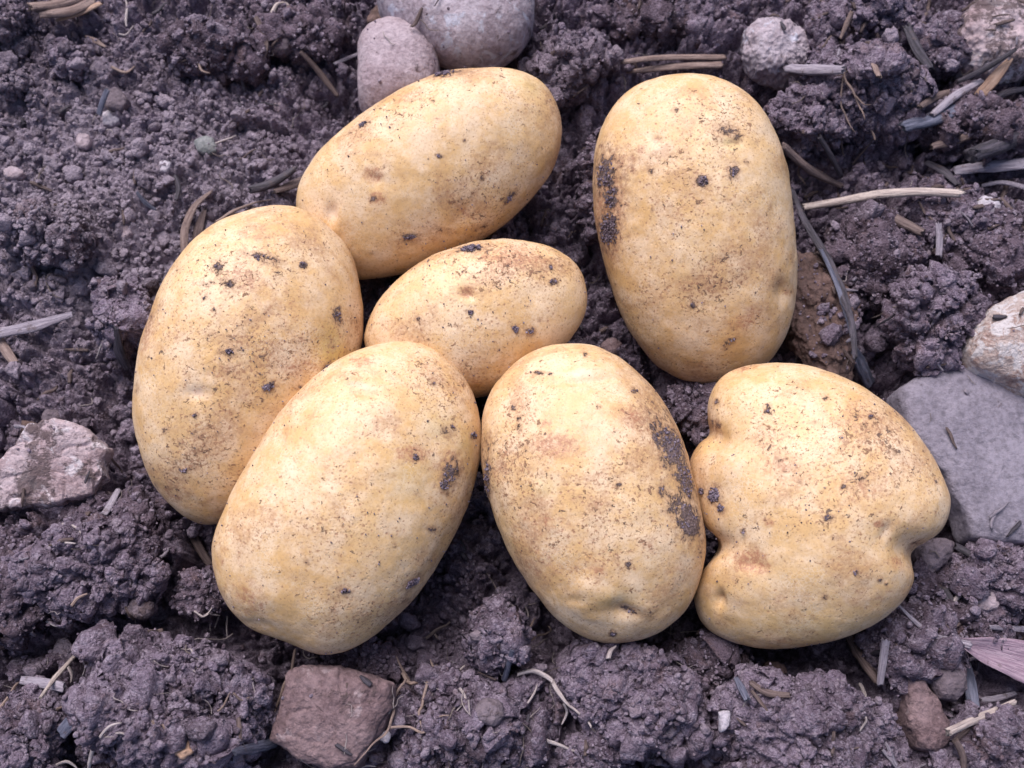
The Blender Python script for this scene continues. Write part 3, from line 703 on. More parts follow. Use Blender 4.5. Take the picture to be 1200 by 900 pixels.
stone_outline([(-45,588),(0,545),(28,520),(42,502),(76,497),(106,505),(131,530),(123,545),(127,560),(108,581),(58,592),(0,597)], 'pinkish white flint chip at the left edge with soil on its back', .007, .0040, 'flint', .30, .30, .006, noise=0.8, tilty=.25, seed=6, cracks=1, spl=False)
stone_outline([(322,868),(332,836),(344,790),(362,783),(402,784),(446,795),(463,803),(462,830),(448,866),(425,900),(396,905),(352,892)], 'blocky reddish stone at the bottom left of centre', .007, .012, 'brick', .42, .36, .01, noise=1.0, tilty=.05, seed=7, spl=False, cracks=.6)
stone_outline([(1112,52),(1118,28),(1140,10),(1175,6),(1215,10),(1240,40),(1225,75),(1190,88),(1150,90),(1122,76)], 'whitish stone in the top right corner', .005, .012, 'flint', .8, .7, .03, noise=2.0, seed=8)
stone_outline([(868,66),(876,44),(900,32),(928,34),(946,50),(948,74),(930,90),(900,94),(878,84)], 'stone with a pale blue grey face right above the upright potato', .003, .009, 'boulder', .8, .7, .03, noise=2.2, seed=9, tiltx=-.2)
stone_outline([(1066,660),(1072,642),(1092,633),(1112,636),(1110,654),(1092,674),(1074,682)], 'dark stone peeping out between the knobbly potato and the slab', .002, .008, 'dull', .8, .7, .03, seed=10, NT=200, NP=60)
stone_outline([(1054,788),(1068,782),(1076,800),(1092,820),(1106,848),(1107,870),(1092,884),(1070,876),(1058,850)], 'wedge shaped brown stone among the litter at the lower right', .004, .007, 'brick', .45, .4, .01, seed=11, NT=240, NP=60, spl=False)
stone_outline([(1086,800),(1092,784),(1108,780),(1124,790),(1126,808),(1114,823),(1094,820)], 'small angular mauve stone left of the upright grey chip at the lower right', .006, .007, 'dull', .6, .5, .02, seed=12, NT=200, NP=60, spl=False)
def pebble(px, py, rx, ry, mat, label, seed, ex=.85, ez=.8, ang=False, name='pebble', lift=.4):
    rg = np.random.default_rng(seed)
    n = 7 if ang else 10
    a0 = rg.random() * 6
    out = [(px + rx * (1 + .14 * rg.normal() * (1.6 if ang else .6)) * math.cos(a0 + 2 * math.pi * k / n), py + ry * (1 + .14 * rg.normal() * (1.6 if ang else .6)) * math.sin(a0 + 2 * math.pi * k / n)) for k in range(n)]
    z = float(hget(*at(px, py, .004)[:2], 1))
    h = min(rx, ry) * MPP * .8
    return stone_outline(out, label, z + h * lift, h, mat, .55 if ang else ex, .5 if ang else ez, .03, NT=90, NP=36, seed=seed, spl=not ang, name=name, cat='pebble')
PB = [
 (130,139,10,9,'palepeb','tiny whitish pebble just below the blue grey chip at the upper left',True),
 (136,116,15,13,'dull','grey angular pebble right of the blue grey chip at the upper left',True),
 (242,171,12,11,'greenpeb','round greenish grey pebble in the middle of the upper left crumbs',False),
 (705,137,10,13,'palepeb','small white pebble touching the left shoulder of the upright potato',True),
 (1157,243,15,11,'palepeb','oval whitish pebble right of the pale straw tip',False),
 (1074,86,9,14,'orange','orange pebble below the bark pieces at the upper right',True),
 (61,489,12,10,'dull','small round mauve pebble just above the flint',False),
 (33,505,13,17,'brown','small dark brown pebble left of the round one above the flint',True),
 (216,877,12,11,'orange','orange angular pebble on the broad bottom left clod',True),
 (452,863,7,7,'palepeb','tiny white pebble beside the branching root at the bottom',False),
 (848,843,8,12,'palepeb','white pebble on the left slope of the biggest clod',True),
 (716,406,13,10,'brick','reddish pebble in the gap left of the upright potato foot',False),
 (405,102,11,17,'brown','reddish brown pebble left of the egg shaped stone',True),
 (334,42,15,17,'dull','mauve pebble on the dark clod at the top left',True),
 (1155,706,16,13,'egg','pale mauve pebble below the slab at the right',True),
 (146,271,14,11,'egg','pinkish pebble right of the pale lumpy clod',True),
 (98,166,9,9,'egg','small pinkish pebble among the fine crumbs at the left',False),
 (284,92,9,7,'orange','small tan pebble in the shaded soil at the upper left',False),
 (325,126,6,6,'egg','tiny pinkish round pebble left of the long potato',False),
 (193,195,8,8,'palepeb','tiny pale pebble in the centre of the fine crumbs',True),
 (560,745,9,7,'dull','little grey pebble in the gap below the lower left potato',False),
 (573,836,18,16,'dull','dark bluish pebble pressed into the bottom middle soil',False),
 (165,713,16,13,'dull','dark smooth pebble right of the flaked clod',False),
 (50,862,0,0,'dull',None,False),
 (1185,770,14,12,'orange','tan pebble partly under the purple leaf',True),
 (140,552,0,0,'dull',None,False),
 (1098,862,0,0,'dull',None,False),
 (985,762,0,0,'dull',None,False),
 (440,20,12,9,'brown','brown pebble at the top left of the grey boulder',True),
 (905,783,13,10,'brown','brown pebble under the lower edge of the knobbly potato',True),
 (18,205,12,9,'egg','mauve pebble at the left edge, halfway down the fine crumbs',True),
 (66,128,12,9,'dull','dull flat pebble left of the blue grey chip',True),
]
for k, (px, py, rx, ry, mat, lab, ang) in enumerate(PB):
    if lab: pebble(px, py, rx, ry, mat, lab, 100 + k, ang=ang)

# ------------------------------------------------------------------ sticks, chips, leaves, roots
def tube(path, wid, thick, seed=0, nseg=48, nr=12, taper=(0.8, 0.8), wob=0.12, flat_end=True, twist=0.0, kink=0.0):
    """swept stalk along a 3-D path; wid, thick = full width and height in metres"""
    P = np.array(path, float)
    if len(P) == 2: P = np.array([P[0], (P[0] + P[1]) / 2, P[1]])
    L = np.r_[0, np.cumsum(np.linalg.norm(np.diff(P, axis=0), axis=1))]
    t = np.linspace(0, L[-1], nseg)
    # smooth by Catmull-Rom
    idx = np.clip(np.searchsorted(L, t, side='right') - 1, 0, len(P) - 2)
    u = ((t - L[idx]) / (L[idx + 1] - L[idx]))[:, None]
    g = lambda k: P[np.clip(idx + k, 0, len(P) - 1)]
    p0, p1, p2, p3 = g(-1), g(0), g(1), g(2)
    Q = 0.5 * (2 * p1 + (p2 - p0) * u + (2 * p0 - 5 * p1 + 4 * p2 - p3) * u ** 2 + (3 * p1 - p0 - 3 * p2 + p3) * u ** 3)
    if kink:
        Q = Q + kink * np.stack([vnoise(np.stack([t / 0.004 + seed, t * 0 + k * 9.1, t * 0], 1), seed + k) for k in range(3)], 1)
    T = np.gradient(Q, axis=0); T /= np.linalg.norm(T, axis=1)[:, None] + 1e-12
    up = np.array([0, 0, 1.0])
    S = np.cross(T, up); S /= np.linalg.norm(S, axis=1)[:, None] + 1e-9
    U = np.cross(S, T)
    s = t / L[-1]
    w0 = np.interp(s, [0, 0.5, 1], [taper[0], 1, taper[1]])
    a = np.linspace(0, 2 * math.pi, nr, endpoint=False)
    A = a[None] + twist * s[:, None]
    q = np.stack([np.repeat(t / 0.006, nr), np.tile(np.cos(a) * 1.2, nseg), np.tile(np.sin(a) * 1.2, nseg)], 1)
    nz = (1 + wob * fbm(q + seed, 2, seed)).reshape(nseg, nr)
    rx = (wid / 2 * w0)[:, None] * np.cos(a)[None] * nz
    rz = (thick / 2 * w0)[:, None] * np.sin(a)[None] * nz
    if twist:
        c_, s_ = np.cos(twist * s)[:, None], np.sin(twist * s)[:, None]
        rx, rz = rx * c_ - rz * s_, rx * s_ + rz * c_
    V = Q[:, None] + rx[..., None] * S[:, None] + rz[..., None] * U[:, None]
    rg = np.random.default_rng(seed + 5)
    e0, e1 = rg.normal(size=nr) * wid * 0.18, rg.normal(size=nr) * wid * 0.18
    V[0] += T[0] * e0[:, None]; V[-1] += T[-1] * e1[:, None]
    v = V.reshape(-1, 3)
    v = np.concatenate([v, [Q[0] + T[0] * wid * .15], [Q[-1] - T[-1] * wid * .15]])
    f = []
    k = np.arange(nr); k2 = (k + 1) % nr
    for i in range(nseg - 1):
        f.append(np.stack([i * nr + k, i * nr + k2, (i + 1) * nr + k2], 1)); f.append(np.stack([i * nr + k, (i + 1) * nr + k2, (i + 1) * nr + k], 1))
    f.append(np.stack([np.full(nr, nseg * nr), k2, k], 1)); f.append(np.stack([np.full(nr, nseg * nr + 1), (nseg - 1) * nr + k, (nseg - 1) * nr + k2], 1))
    uv = np.stack([np.r_[np.tile(k / nr, nseg), 0, 0], np.r_[np.repeat(t, nr), 0, t[-1]]], 1)
    return v, np.concatenate(f), uv
def uvset(me, f, uv):
    l = me.uv_layers.new(name='UVMap')
    # u runs round the stalk, v along it in metres; swap so fibres run lengthwise
    l.data.foreach_set('uv', np.ascontiguousarray(uv[f.ravel()], np.float32).ravel())
def lay(pts, off, stiff=True, extra=None):
    P = np.array([on_soil(x, y)[0] for x, y in pts])
    if stiff:
        A = on_soil(np.interp(np.linspace(0, 1, 15), np.linspace(0, 1, len(pts)), [p[0] for p in pts]), np.interp(np.linspace(0, 1, 15), np.linspace(0, 1, len(pts)), [p[1] for p in pts]))
        s = np.linspace(0, 1, 15); co = np.polyfit(s, A[:, 2], 1)
        z = np.polyval(co, np.linspace(0, 1, len(pts))) + np.quantile(A[:, 2] - np.polyval(co, s), 0.86)
    else: z = P[:, 2]
    z = z + off + (0 if extra is None else np.array(extra))
    return np.array([at(x, y, zz) for (x, y), zz in zip(pts, z)])
def stick(pts, w_px, mat, label, name='straw', cat='straw', thick=0.7, off=0.0008, taper=(.85, .85), wob=.12, seed=None, stiff=True, group=None, twist=0.0, extra=None, nseg=60, nr=14):
    seed = seed or int(pts[0][0] * 3 + pts[0][1] * 7)
    path = lay(pts, off + w_px * MPP * thick * .35, stiff, extra)
    v, f, uv = tube(path, w_px * MPP, w_px * MPP * thick, seed, nseg, nr, taper, wob, twist=twist)
    o = v.mean(0); me = mesh_np(name, v - o, f); uvset(me, f, uv)
    return put(name, me, M[mat], o, label, cat, group)
ST = [
 ([(942,243),(985,236),(1030,228),(1080,225),(1127,227)],12,'straw','long pale straw lying level right of the upright potato','straw','straw',.8,(.8,.9),.05,.0045),
 ([(927,220),(945,262),(972,308),(990,350),(998,378),(1002,420)],12,'darkw','long dark curved stem hugging the right side of the upright potato','stalk','stalk',.35,(.5,.5),.15,.003),
 ([(962,292),(980,332),(993,372),(1003,418)],7,'bluew','thin split sliver lying along the long dark curved stem','splinter','splinter',.5,(.6,.3),.1,.002),
 ([(918,172),(948,198),(985,218)],12,'brownw','brown stick end above the left tip of the pale straw','twig','twig',.8,(.9,.8),.2,.001),
 ([(1018,238),(1045,255),(1082,273)],13,'brownw','brown twig stub crossing just under the pale straw','twig','twig',.8,(.8,.8),.2,.001),
 ([(1058,148),(1090,140),(1125,127),(1162,118)],21,'bluew','broad blue black bark strip at the upper right','bark_strip','bark',.4,(.7,.6),.2,.002),
 ([(1092,135),(1120,112),(1150,95)],11,'lilac','grey stick lying across the blue black bark strip','twig','twig',.7,(.7,.8),.15,.004),
 ([(1138,182),(1165,172),(1210,152)],22,'darkw','thick hollow dark stem at the right edge','stalk','stalk',.9,(.9,1),.12,.002),
 ([(1120,200),(1160,195),(1215,190)],17,'lilac','flat lilac stalk just below the thick hollow stem','stalk','stalk',.4,(.8,1),.1,.001),
 ([(1092,172),(1125,163),(1155,152)],12,'brownw','reddish brown stick between blue black bark and hollow stem','twig','twig',.6,(.8,.8),.15,.001),
 ([(1146,114),(1163,95),(1182,72)],16,'orangew','flat orange brown wood chip standing by the whitish stone','wood_chip','wood chip',.3,(.8,.5),.1,.005),
 ([(1122,96),(1155,80),(1190,58)],9,'darkw','thin dark twig leaning on the whitish stone','twig','twig',.8,(.6,.5),.15,.004),
 ([(924,80),(950,82),(988,82)],17,'lilac','short lilac stick right of the blue grey faced stone','twig','twig',.6,(.9,.7),.12,.001),
 ([(728,73),(770,68),(850,67)],9,'tan','upper of the two tan stalks at the top edge above the upright potato','stalk','stalk',.6,(.8,.9),.12,.002),
 ([(738,84),(790,78),(846,76)],11,'tan','lower and thicker of the two tan stalks above the upright potato','stalk','stalk',.6,(.5,.9),.15,.001),
 ([(1063,32),(1075,58),(1090,80)],15,'darkw','dark flat chip above the orange pebble','wood_chip','wood chip',.35,(.8,.7),.15,.003),
 ([(35,8),(70,4),(115,-10)],17,'tan','uppermost tan bark strip at the top left edge','bark_strip','bark',.6,(.7,.9),.15,.004),
 ([(45,17),(80,14),(108,2)],15,'tan','middle tan bark strip of the bundle at the top left','bark_strip','bark',.6,(.7,.9),.15,.003),
 ([(66,24),(90,17),(118,4)],8,'orangew','thin lowest strip of the bark bundle at the top left','bark_strip','bark',.6,(.5,.9),.12,.003),
 ([(216,298),(217,268),(228,242),(248,224)],11,'tan','curled brown leaf stalk standing above the far left potato','stalk','stalk',.4,(.9,.3),.12,.003),
 ([(229,292),(232,270),(240,246)],14,'brownw','dark brown curled leaf inside the curled stalk above the far left potato','dry_leaf','leaf',.3,(.6,.3),.12,.001),
 ([(294,222),(318,215),(345,198)],12,'darkw','dark twig between the fine crumbs and the long potato','twig','twig',.8,(.9,.7),.15,.002),
 ([(322,224),(345,216),(366,206)],14,'brownw','brown bark chip touching the left end of the long potato','wood_chip','wood chip',.4,(.5,.8),.15,.001),
 ([(-8,392),(40,382),(86,368)],15,'lilac','flat grey chip on the left edge under the pale lumpy clod','wood_chip','wood chip',.3,(.9,.5),.12,.002),
 ([(0,400),(8,412),(18,426)],12,'tan','short tan chip end at the left edge','wood_chip','wood chip',.5,(.9,.8),.12,.001),
 ([(122,602),(130,590),(139,573)],9,'lilac','short pale chip lying below the flint tip','wood_chip','wood chip',.4,(.9,.7),.1,.002),
 ([(116,134),(120,120),(126,105)],9,'bluew','blue grey flat chip standing in the upper left crumbs','wood_chip','wood chip',.35,(1,.9),.08,.003),
 ([(24,797),(48,800),(75,806)],11,'lilac','pale lilac chip under the crossing splinter at the lower left','wood_chip','wood chip',.35,(.8,1),.08,.002),
 ([(47,818),(64,795),(88,768)],6,'straw','thin pale splinter crossing the lilac chip at the lower left','splinter','splinter',.7,(.6,.8),.1,.006),
 ([(72,860),(85,845),(106,828)],17,'bluew','dark blue bark chip between the two bottom left clods','wood_chip','wood chip',.4,(.8,.8),.12,.002),
 ([(274,882),(295,877),(322,870)],12,'bluew','blue grey chip left of the reddish stone','wood_chip','wood chip',.4,(.5,1),.12,.001),
 ([(1031,802),(1034,780),(1038,750)],9,'lilac','upright grey straw piece below the knobbly potato','straw','straw',.5,(.8,1),.1,.003),
 ([(1133,778),(1137,800),(1141,828)],14,'bluew','blue grey flat chip below the purple leaf','wood_chip','wood chip',.35,(.7,1),.08,.003),
 ([(1111,858),(1145,842),(1190,822)],9,'straw','pale greenish stick in the lower right corner','twig','twig',.7,(1,.6),.12,.003),
 ([(1150,820),(1168,818),(1190,812)],7,'lilac','thin pale sliver above the greenish stick','splinter','splinter',.4,(.6,.6),.12,.004),
 ([(862,794),(869,806),(876,820)],8,'bluew','blue sliver in the shade below the knobbly potato','splinter','splinter',.4,(.6,.9),.08,.002),
 ([(591,797),(595,782),(600,762)],6,'bluew','small blue stalk below the gap of the two lower middle potatoes','stalk','stalk',.6,(1,.7),.08,.001),
 ([(1100,300),(1101,282),(1100,262)],9,'lilac','small upright grey chip below the middle of the pale straw','wood_chip','wood chip',.4,(.9,.8),.08,.002),
 ([(1160,735),(1180,736),(1210,738)],7,'lilac','pale strip at the right edge above the purple leaf','straw','straw',.4,(.6,1),.1,.003),
 ([(1070,752),(1078,768),(1084,782)],12,'tan','pale chip beside the stem of the purple leaf','wood_chip','wood chip',.4,(.6,.8),.1,.001),
 ([(300,20),(312,52),(306,74)],8,'brownw','brown twig standing in the shaded soil at the top','twig','twig',.8,(.9,.6),.15,.001),
 ([(100,42),(112,48),(124,55)],8,'tan','small tan shell like husk below the top left bark','husk','husk',.4,(.3,.3),.1,.001),
 ([(352,60),(372,82),(395,112)],9,'brownw','brown twig leaning left of the egg shaped stone','twig','twig',.8,(.7,.7),.15,.001),
 ([(392,75),(408,68),(424,62)],6,'lilac','grey straw end touching the egg shaped stone','straw','straw',.7,(.9,1),.1,.001),
 ([(960,160),(975,185),(985,205)],9,'darkw','dark stick piece above the left tip of the pale straw','twig','twig',.7,(.8,.8),.15,.001),
 ([(1000,410),(1010,430),(1020,450)],20,'bluew','short blue grey bark chip at the foot of the long dark stem','wood_chip','wood chip',.4,(.6,.8),.15,.001),
 ([(990,735),(1005,765),(1030,800)],12,'brownw','brown stalk slanting out from under the knobbly potato','stalk','stalk',.7,(.8,.8),.15,.000),
 ([(225,625),(235,645),(247,662)],11,'brownw','brown stick touching the left tip of the lower left potato','twig','twig',.7,(.8,.8),.15,.001),
 ([(137,385),(140,410),(150,432)],14,'darkw','dark smooth chip left of the far left potato','wood_chip','wood chip',.4,(.5,.8),.15,.000),
 ([(1010,60),(1022,72),(1030,90)],9,'tan','tan splinter lying on the top of the large upper right clod','splinter','splinter',.5,(.6,.8),.12,.002),
 ([(985,45),(992,28),(998,14)],7,'tan','thin tan splinter at the top edge right of the blue grey faced stone','splinter','splinter',.6,(.6,.8),.12,.003),
 ([(1078,125),(1100,112),(1128,104)],10,'brownw','brown bark bit above the blue black bark strip','bark_strip','bark',.5,(.7,.6),.15,.002),
 ([(1168,140),(1185,130),(1212,122)],13,'brownw','brown stick at the right edge above the hollow stem','twig','twig',.7,(.8,1),.15,.002),
 ([(1150,218),(1175,214),(1210,222)],7,'lilac','thin pale straw below the lilac stalk at the right edge','straw','straw',.6,(.7,1),.1,.002),
 ([(1172,232),(1188,248),(1205,262)],6,'brownw','thin brown straw right of the oval whitish pebble','straw','straw',.6,(.8,1),.1,.001),
 ([(1160,120),(1182,108),(1210,104)],9,'darkw','dark twig between the orange brown chip and the right edge','twig','twig',.7,(.8,1),.15,.003),
 ([(1085,190),(1105,200),(1122,216)],12,'darkw','dark bark chip left of the flat lilac stalk','bark_strip','bark',.4,(.6,.5),.15,.001),
 ([(1120,640),(1150,655),(1180,660)],10,'darkw','dark stick in the shade under the flat slab','twig','twig',.6,(.7,.8),.15,.001),
 ([(1088,680),(1105,692),(1118,710)],12,'darkw','dark bark chip right of the lower right lobe of the knobbly potato','bark_strip','bark',.4,(.6,.6),.15,.001),
 ([(1100,738),(1118,732),(1135,720)],8,'brownw','brown stick left of the purple leaf','twig','twig',.6,(.7,.8),.15,.002),
 ([(1045,790),(1050,772),(1052,755)],9,'brownw','brown bark bit beside the upright grey straw piece','bark_strip','bark',.5,(.7,.6),.15,.001),
 ([(1118,868),(1140,850),(1152,832)],6,'brownw','thin brown stalk crossing under the greenish stick','stalk','stalk',.7,(.7,.8),.12,.001),
 ([(880,800),(900,812),(925,815)],8,'brownw','brown stalk in the shade between the knobbly potato and the biggest clod','stalk','stalk',.6,(.7,.7),.12,.000),
 ([(205,205),(209,220),(206,234)],7,'darkw','dark shred standing in the fine crumbs above the far left potato','splinter','splinter',.5,(.7,.7),.12,.001),
 ([(160,225),(170,237),(182,246)],6,'bluew','blue grey splinter in the middle of the fine crumbs','splinter','splinter',.5,(.6,.8),.1,.001),
 ([(1120,868),(1128,885),(1130,905)],8,'brownw','brown stick at the bottom edge near the right corner','twig','twig',.7,(.8,.8),.15,.003),
]
for s in ST:
    pts, wpx, mat, lab, nm, ct, th, tp, wb, off = s
    stick(pts, wpx, mat, lab, nm, ct, th, off, tp, wb)
# purple leaf: blade with a folded midrib, and its stem as a part
def leaf():
    A = lay([(1118,752),(1150,762),(1185,772),(1235,788)], .0055, True)
    n, m = 40, 13
    s = np.linspace(0, 1, n)
    path = np.stack([np.interp(s, np.linspace(0, 1, 4), A[:, k]) for k in range(3)], 1)
    T = np.gradient(path, axis=0); T /= np.linalg.norm(T, axis=1)[:, None]
    S = np.cross(T, [0, 0, 1.0]); S /= np.linalg.norm(S, axis=1)[:, None]
    hw = 26 * MPP * np.sin(np.clip(s * 1.25 + .04, 0, math.pi / 2 + .4) * 1.0) ** .8
    tt = np.linspace(-1, 1, m)
    V = []; 
    for sgn in (1, -1):
        z = (0.0016 * np.abs(tt)[None] ** 1.2 * np.ones((n, 1)) + .0005 * np.sin(s * 14)[:, None] * tt[None] + sgn * .00012)
        V.append(path[:, None] + (hw[:, None] * tt[None])[..., None] * S[:, None] + z[..., None] * np.array([0, 0, 1.0]))
    v = np.concatenate([V[0].reshape(-1, 3), V[1].reshape(-1, 3)])
    i = (np.arange(m - 1)[None] + (np.arange(n - 1) * m)[:, None]).ravel()
    q = np.stack([i, i + 1, i + 1 + m, i + m], 1); N = n * m
    f = [q, q[:, ::-1] + N]
    bd = [(k, k + 1) for k in range(m - 1)] + [((r + 1) * m - 1, (r + 2) * m - 1) for r in range(n - 1)] + [((n - 1) * m + k + 1, (n - 1) * m + k) for k in range(m - 1)[::-1] if True] + [((r + 1) * m, r * m) for r in range(n - 1)[::-1]]
    bd = np.array(bd)
    f.append(np.stack([bd[:, 1], bd[:, 0], bd[:, 0] + N, bd[:, 1] + N], 1))
    f = np.concatenate(f)
    uv = np.stack([np.tile(np.tile((tt + 1) / 2 * 2, n), 2), np.tile(np.repeat(s * .03, m), 2)], 1)
    o = path[0]
    root = bpy.data.objects.new('dry_leaf', None); COL.objects.link(root); root.location = o; root.empty_display_size = .01
    root['label'] = 'purple dry leaf with a thin curved stem at the right edge below the slab'; root['category'] = 'leaf'
    me = mesh_np('blade', v - o, f); uvset(me, f, uv)
    put('blade', me, M['leaf'], parent=root)
    st = lay([(1054,710),(1072,728),(1094,745),(1118,752),(1140,762)], .0045, True)
    st[-2:] = A[:1] + np.array([[0, 0, 0.0003], [0.004, -.001, .0006]])
    v, f, uv = tube(st, 7 * MPP, 4 * MPP, 3, 50, 10, (.3, 1.2), .08)
    me = mesh_np('stem', v - o, f); uvset(me, f, uv)
    put('stem', me, M['lilac'], parent=root)
leaf()

RT = [
 ([[(608,792),(625,788),(645,797),(662,822),(684,842),(692,852)],[(662,822),(664,836),(658,850)]],4.5,'root','white curved root with a short branch below the bottom middle potato'),
 ([[(630,850),(638,864),(652,872),(676,879)]],4,'root','short white root at the bottom edge near the small clod'),
 ([[(470,790),(480,800),(496,799),(509,801)],[(474,797),(463,820),(462,838),(450,860),(432,878),(415,897)],[(500,802),(496,826),(491,838),(497,858)],[(455,852),(478,851),(495,857),(508,842),(525,838)],[(508,800),(509,785),(504,773)],[(480,799),(472,785),(465,770)],[(492,799),(497,788)],[(508,800),(498,790),(512,780)]],3.8,'roott','branching tan root with a knotty middle right of the reddish stone'),
 ([[(345,762),(342,780),(335,800),(328,822),(318,845)]],3.5,'roott','thin tan root hanging left of the reddish stone'),
 ([[(104,902),(112,875),(124,862),(148,859)],[(112,878),(100,868),(90,870)],[(118,866),(128,852),(144,846)],[(66,898),(78,893),(90,900)]],4.5,'root','forked white root on the broad clod at the bottom left'),
 ([[(-5,835),(8,820),(18,803),(28,797)],[(12,815),(22,822)]],4,'roott','tan root at the left edge beside the lilac chip'),
 ([[(76,780),(82,790),(81,800)]],3.5,'root','tiny hooked white root above the lilac chip'),
 ([[(68,832),(85,822),(100,812),(108,806)]],3.5,'roott','straight tan root left of the broad bottom left clod'),
 ([[(1008,800),(1013,815),(1010,832),(1014,845),(1008,857)]],4.5,'root','crinkled white root standing on the biggest clod'),
 ([[(988,78),(992,95),(1004,115),(1014,140)],[(989,90),(986,110),(990,135),(1002,155)],[(1002,112),(1012,122),(1020,122)]],3,'roott','fine forked tan root on the large upper right clod'),
 ([[(1024,165),(1022,155),(1018,150)]],3,'roott','tiny tan root stub below the large upper right clod'),
 ([[(252,262),(272,248),(296,238),(318,233)],[(268,250),(285,250),(300,242)]],3.5,'roott','tan roots crossing just above the far left potato'),
 ([[(254,168),(264,164),(278,160)]],3,'root','short grey root right of the greenish pebble'),
 ([[(55,728),(66,732),(80,730)]],3.5,'root','small white root at the foot of the flaked clod'),
 ([[(83,712),(92,702),(104,696)]],3.5,'roott','tan root on the face of the flaked clod'),
 ([[(72,616),(88,618),(100,632)],[(75,636),(90,636)]],3,'root','looped pale root above the flaked clod'),
 ([[(228,718),(238,722),(246,718)],[(232,725),(244,720),(250,712)],[(246,718),(258,722)],[(246,720),(248,738)],[(255,722),(250,738)],[(264,722),(266,748)]],2.5,'root','tuft of fine white roots left of the tip of the lower left potato'),
 ([[(713,772),(716,762),(722,756)]],5,'root','stubby white root just under the bottom middle potato'),
 ([[(610,750),(622,735),(628,724)],[(606,758),(628,746),(645,740),(640,734)]],3,'roott','thin tan roots right of the small clod in the lower gap'),
 ([[(500,748),(512,738),(524,732),(528,728)],[(510,742),(514,750)]],3.5,'soilroot','dull root in the hollow under the lower left potato'),
 ([[(1115,710),(1125,698),(1138,693),(1152,696)]],5,'root','pale curved root arching over the mauve pebble below the slab'),
 ([[(1052,285),(1058,262)],[(1040,296),(1030,286)]],2.5,'soilroot','dull rootlets on the shaded clod right of the dark stem'),
 ([[(130,80),(142,84),(150,84),(158,78)]],4,'roott','short curved tan root at the upper left above the grey pebble'),
 ([[(148,30),(150,10),(147,-5)],[(140,38),(150,40),(157,30)]],3,'root','pale thread like root at the top edge left of centre'),
 ([[(232,70),(236,82),(246,86)]],3,'roott','hooked tan root in the shaded soil at the upper left'),
 ([[(318,20),(323,8),(334,2),(340,8)],[(320,16),(322,24)]],6,'straw','short forked pale root at the top edge left of the boulder'),
 ([[(132,385),(122,402),(112,420)]],3,'root','fine pale root left of the blocky clod by the far left potato'),
 ([[(18,500),(30,502),(38,512)]],4,'lilac','bluish root bit just above the left end of the flint'),
 ([[(180,846),(188,868),(186,880)],[(190,850),(198,862)]],2.8,'roott','thin tan rootlets on the right half of the broad bottom left clod'),
 ([[(270,800),(284,799),(284,803),(278,806)],[(272,812),(284,820),(294,816)],[(255,835),(262,828),(270,812)]],3,'roott','little curled tan roots on the right slope of the broad bottom left clod'),
 ([[(540,806),(546,818),(536,832)],[(550,820),(550,836)],[(540,784),(546,778)]],2.6,'root','thin pale rootlets in the crumbly soil right of the knotty root'),
 ([[(618,822),(626,812),(630,802)]],2.6,'root','thin rootlet left of the white curved root'),
 ([[(1060,700),(1052,692)],[(1140,648),(1150,640)]],2.4,'soilroot',None),
]
for k, (brs, wpx, mat, lab) in enumerate(RT):
    if not lab: continue
    vs, fs, us, nv = [], [], [], 0
    for j, br in enumerate(brs):
        path = lay(br, 0.0019, False)
        if j: # branches spring from the main root: bring the start onto it
            pass
        z = gsm(np.r_[path[:, 2], path[::-1, 2]], 1.2)[:len(path)]
        path = np.array([at(x, y, zz) for (x, y), zz in zip(br, z + .0005)])
        v, f, uv = tube(path, wpx * MPP * (1 if j == 0 else .75), wpx * MPP * (.9 if j == 0 else .7), 11 * k + j, 40, 8, (1, .45), .25, kink=.0004)
        vs.append(v); fs.append(f + nv); us.append(uv); nv += len(v)
    v, f, uv = np.concatenate(vs), np.concatenate(fs), np.concatenate(us)
    o = v.mean(0); me = mesh_np('root', v - o, f); uvset(me, f, uv)
    put('root', me, M[mat], o, lab, 'root')

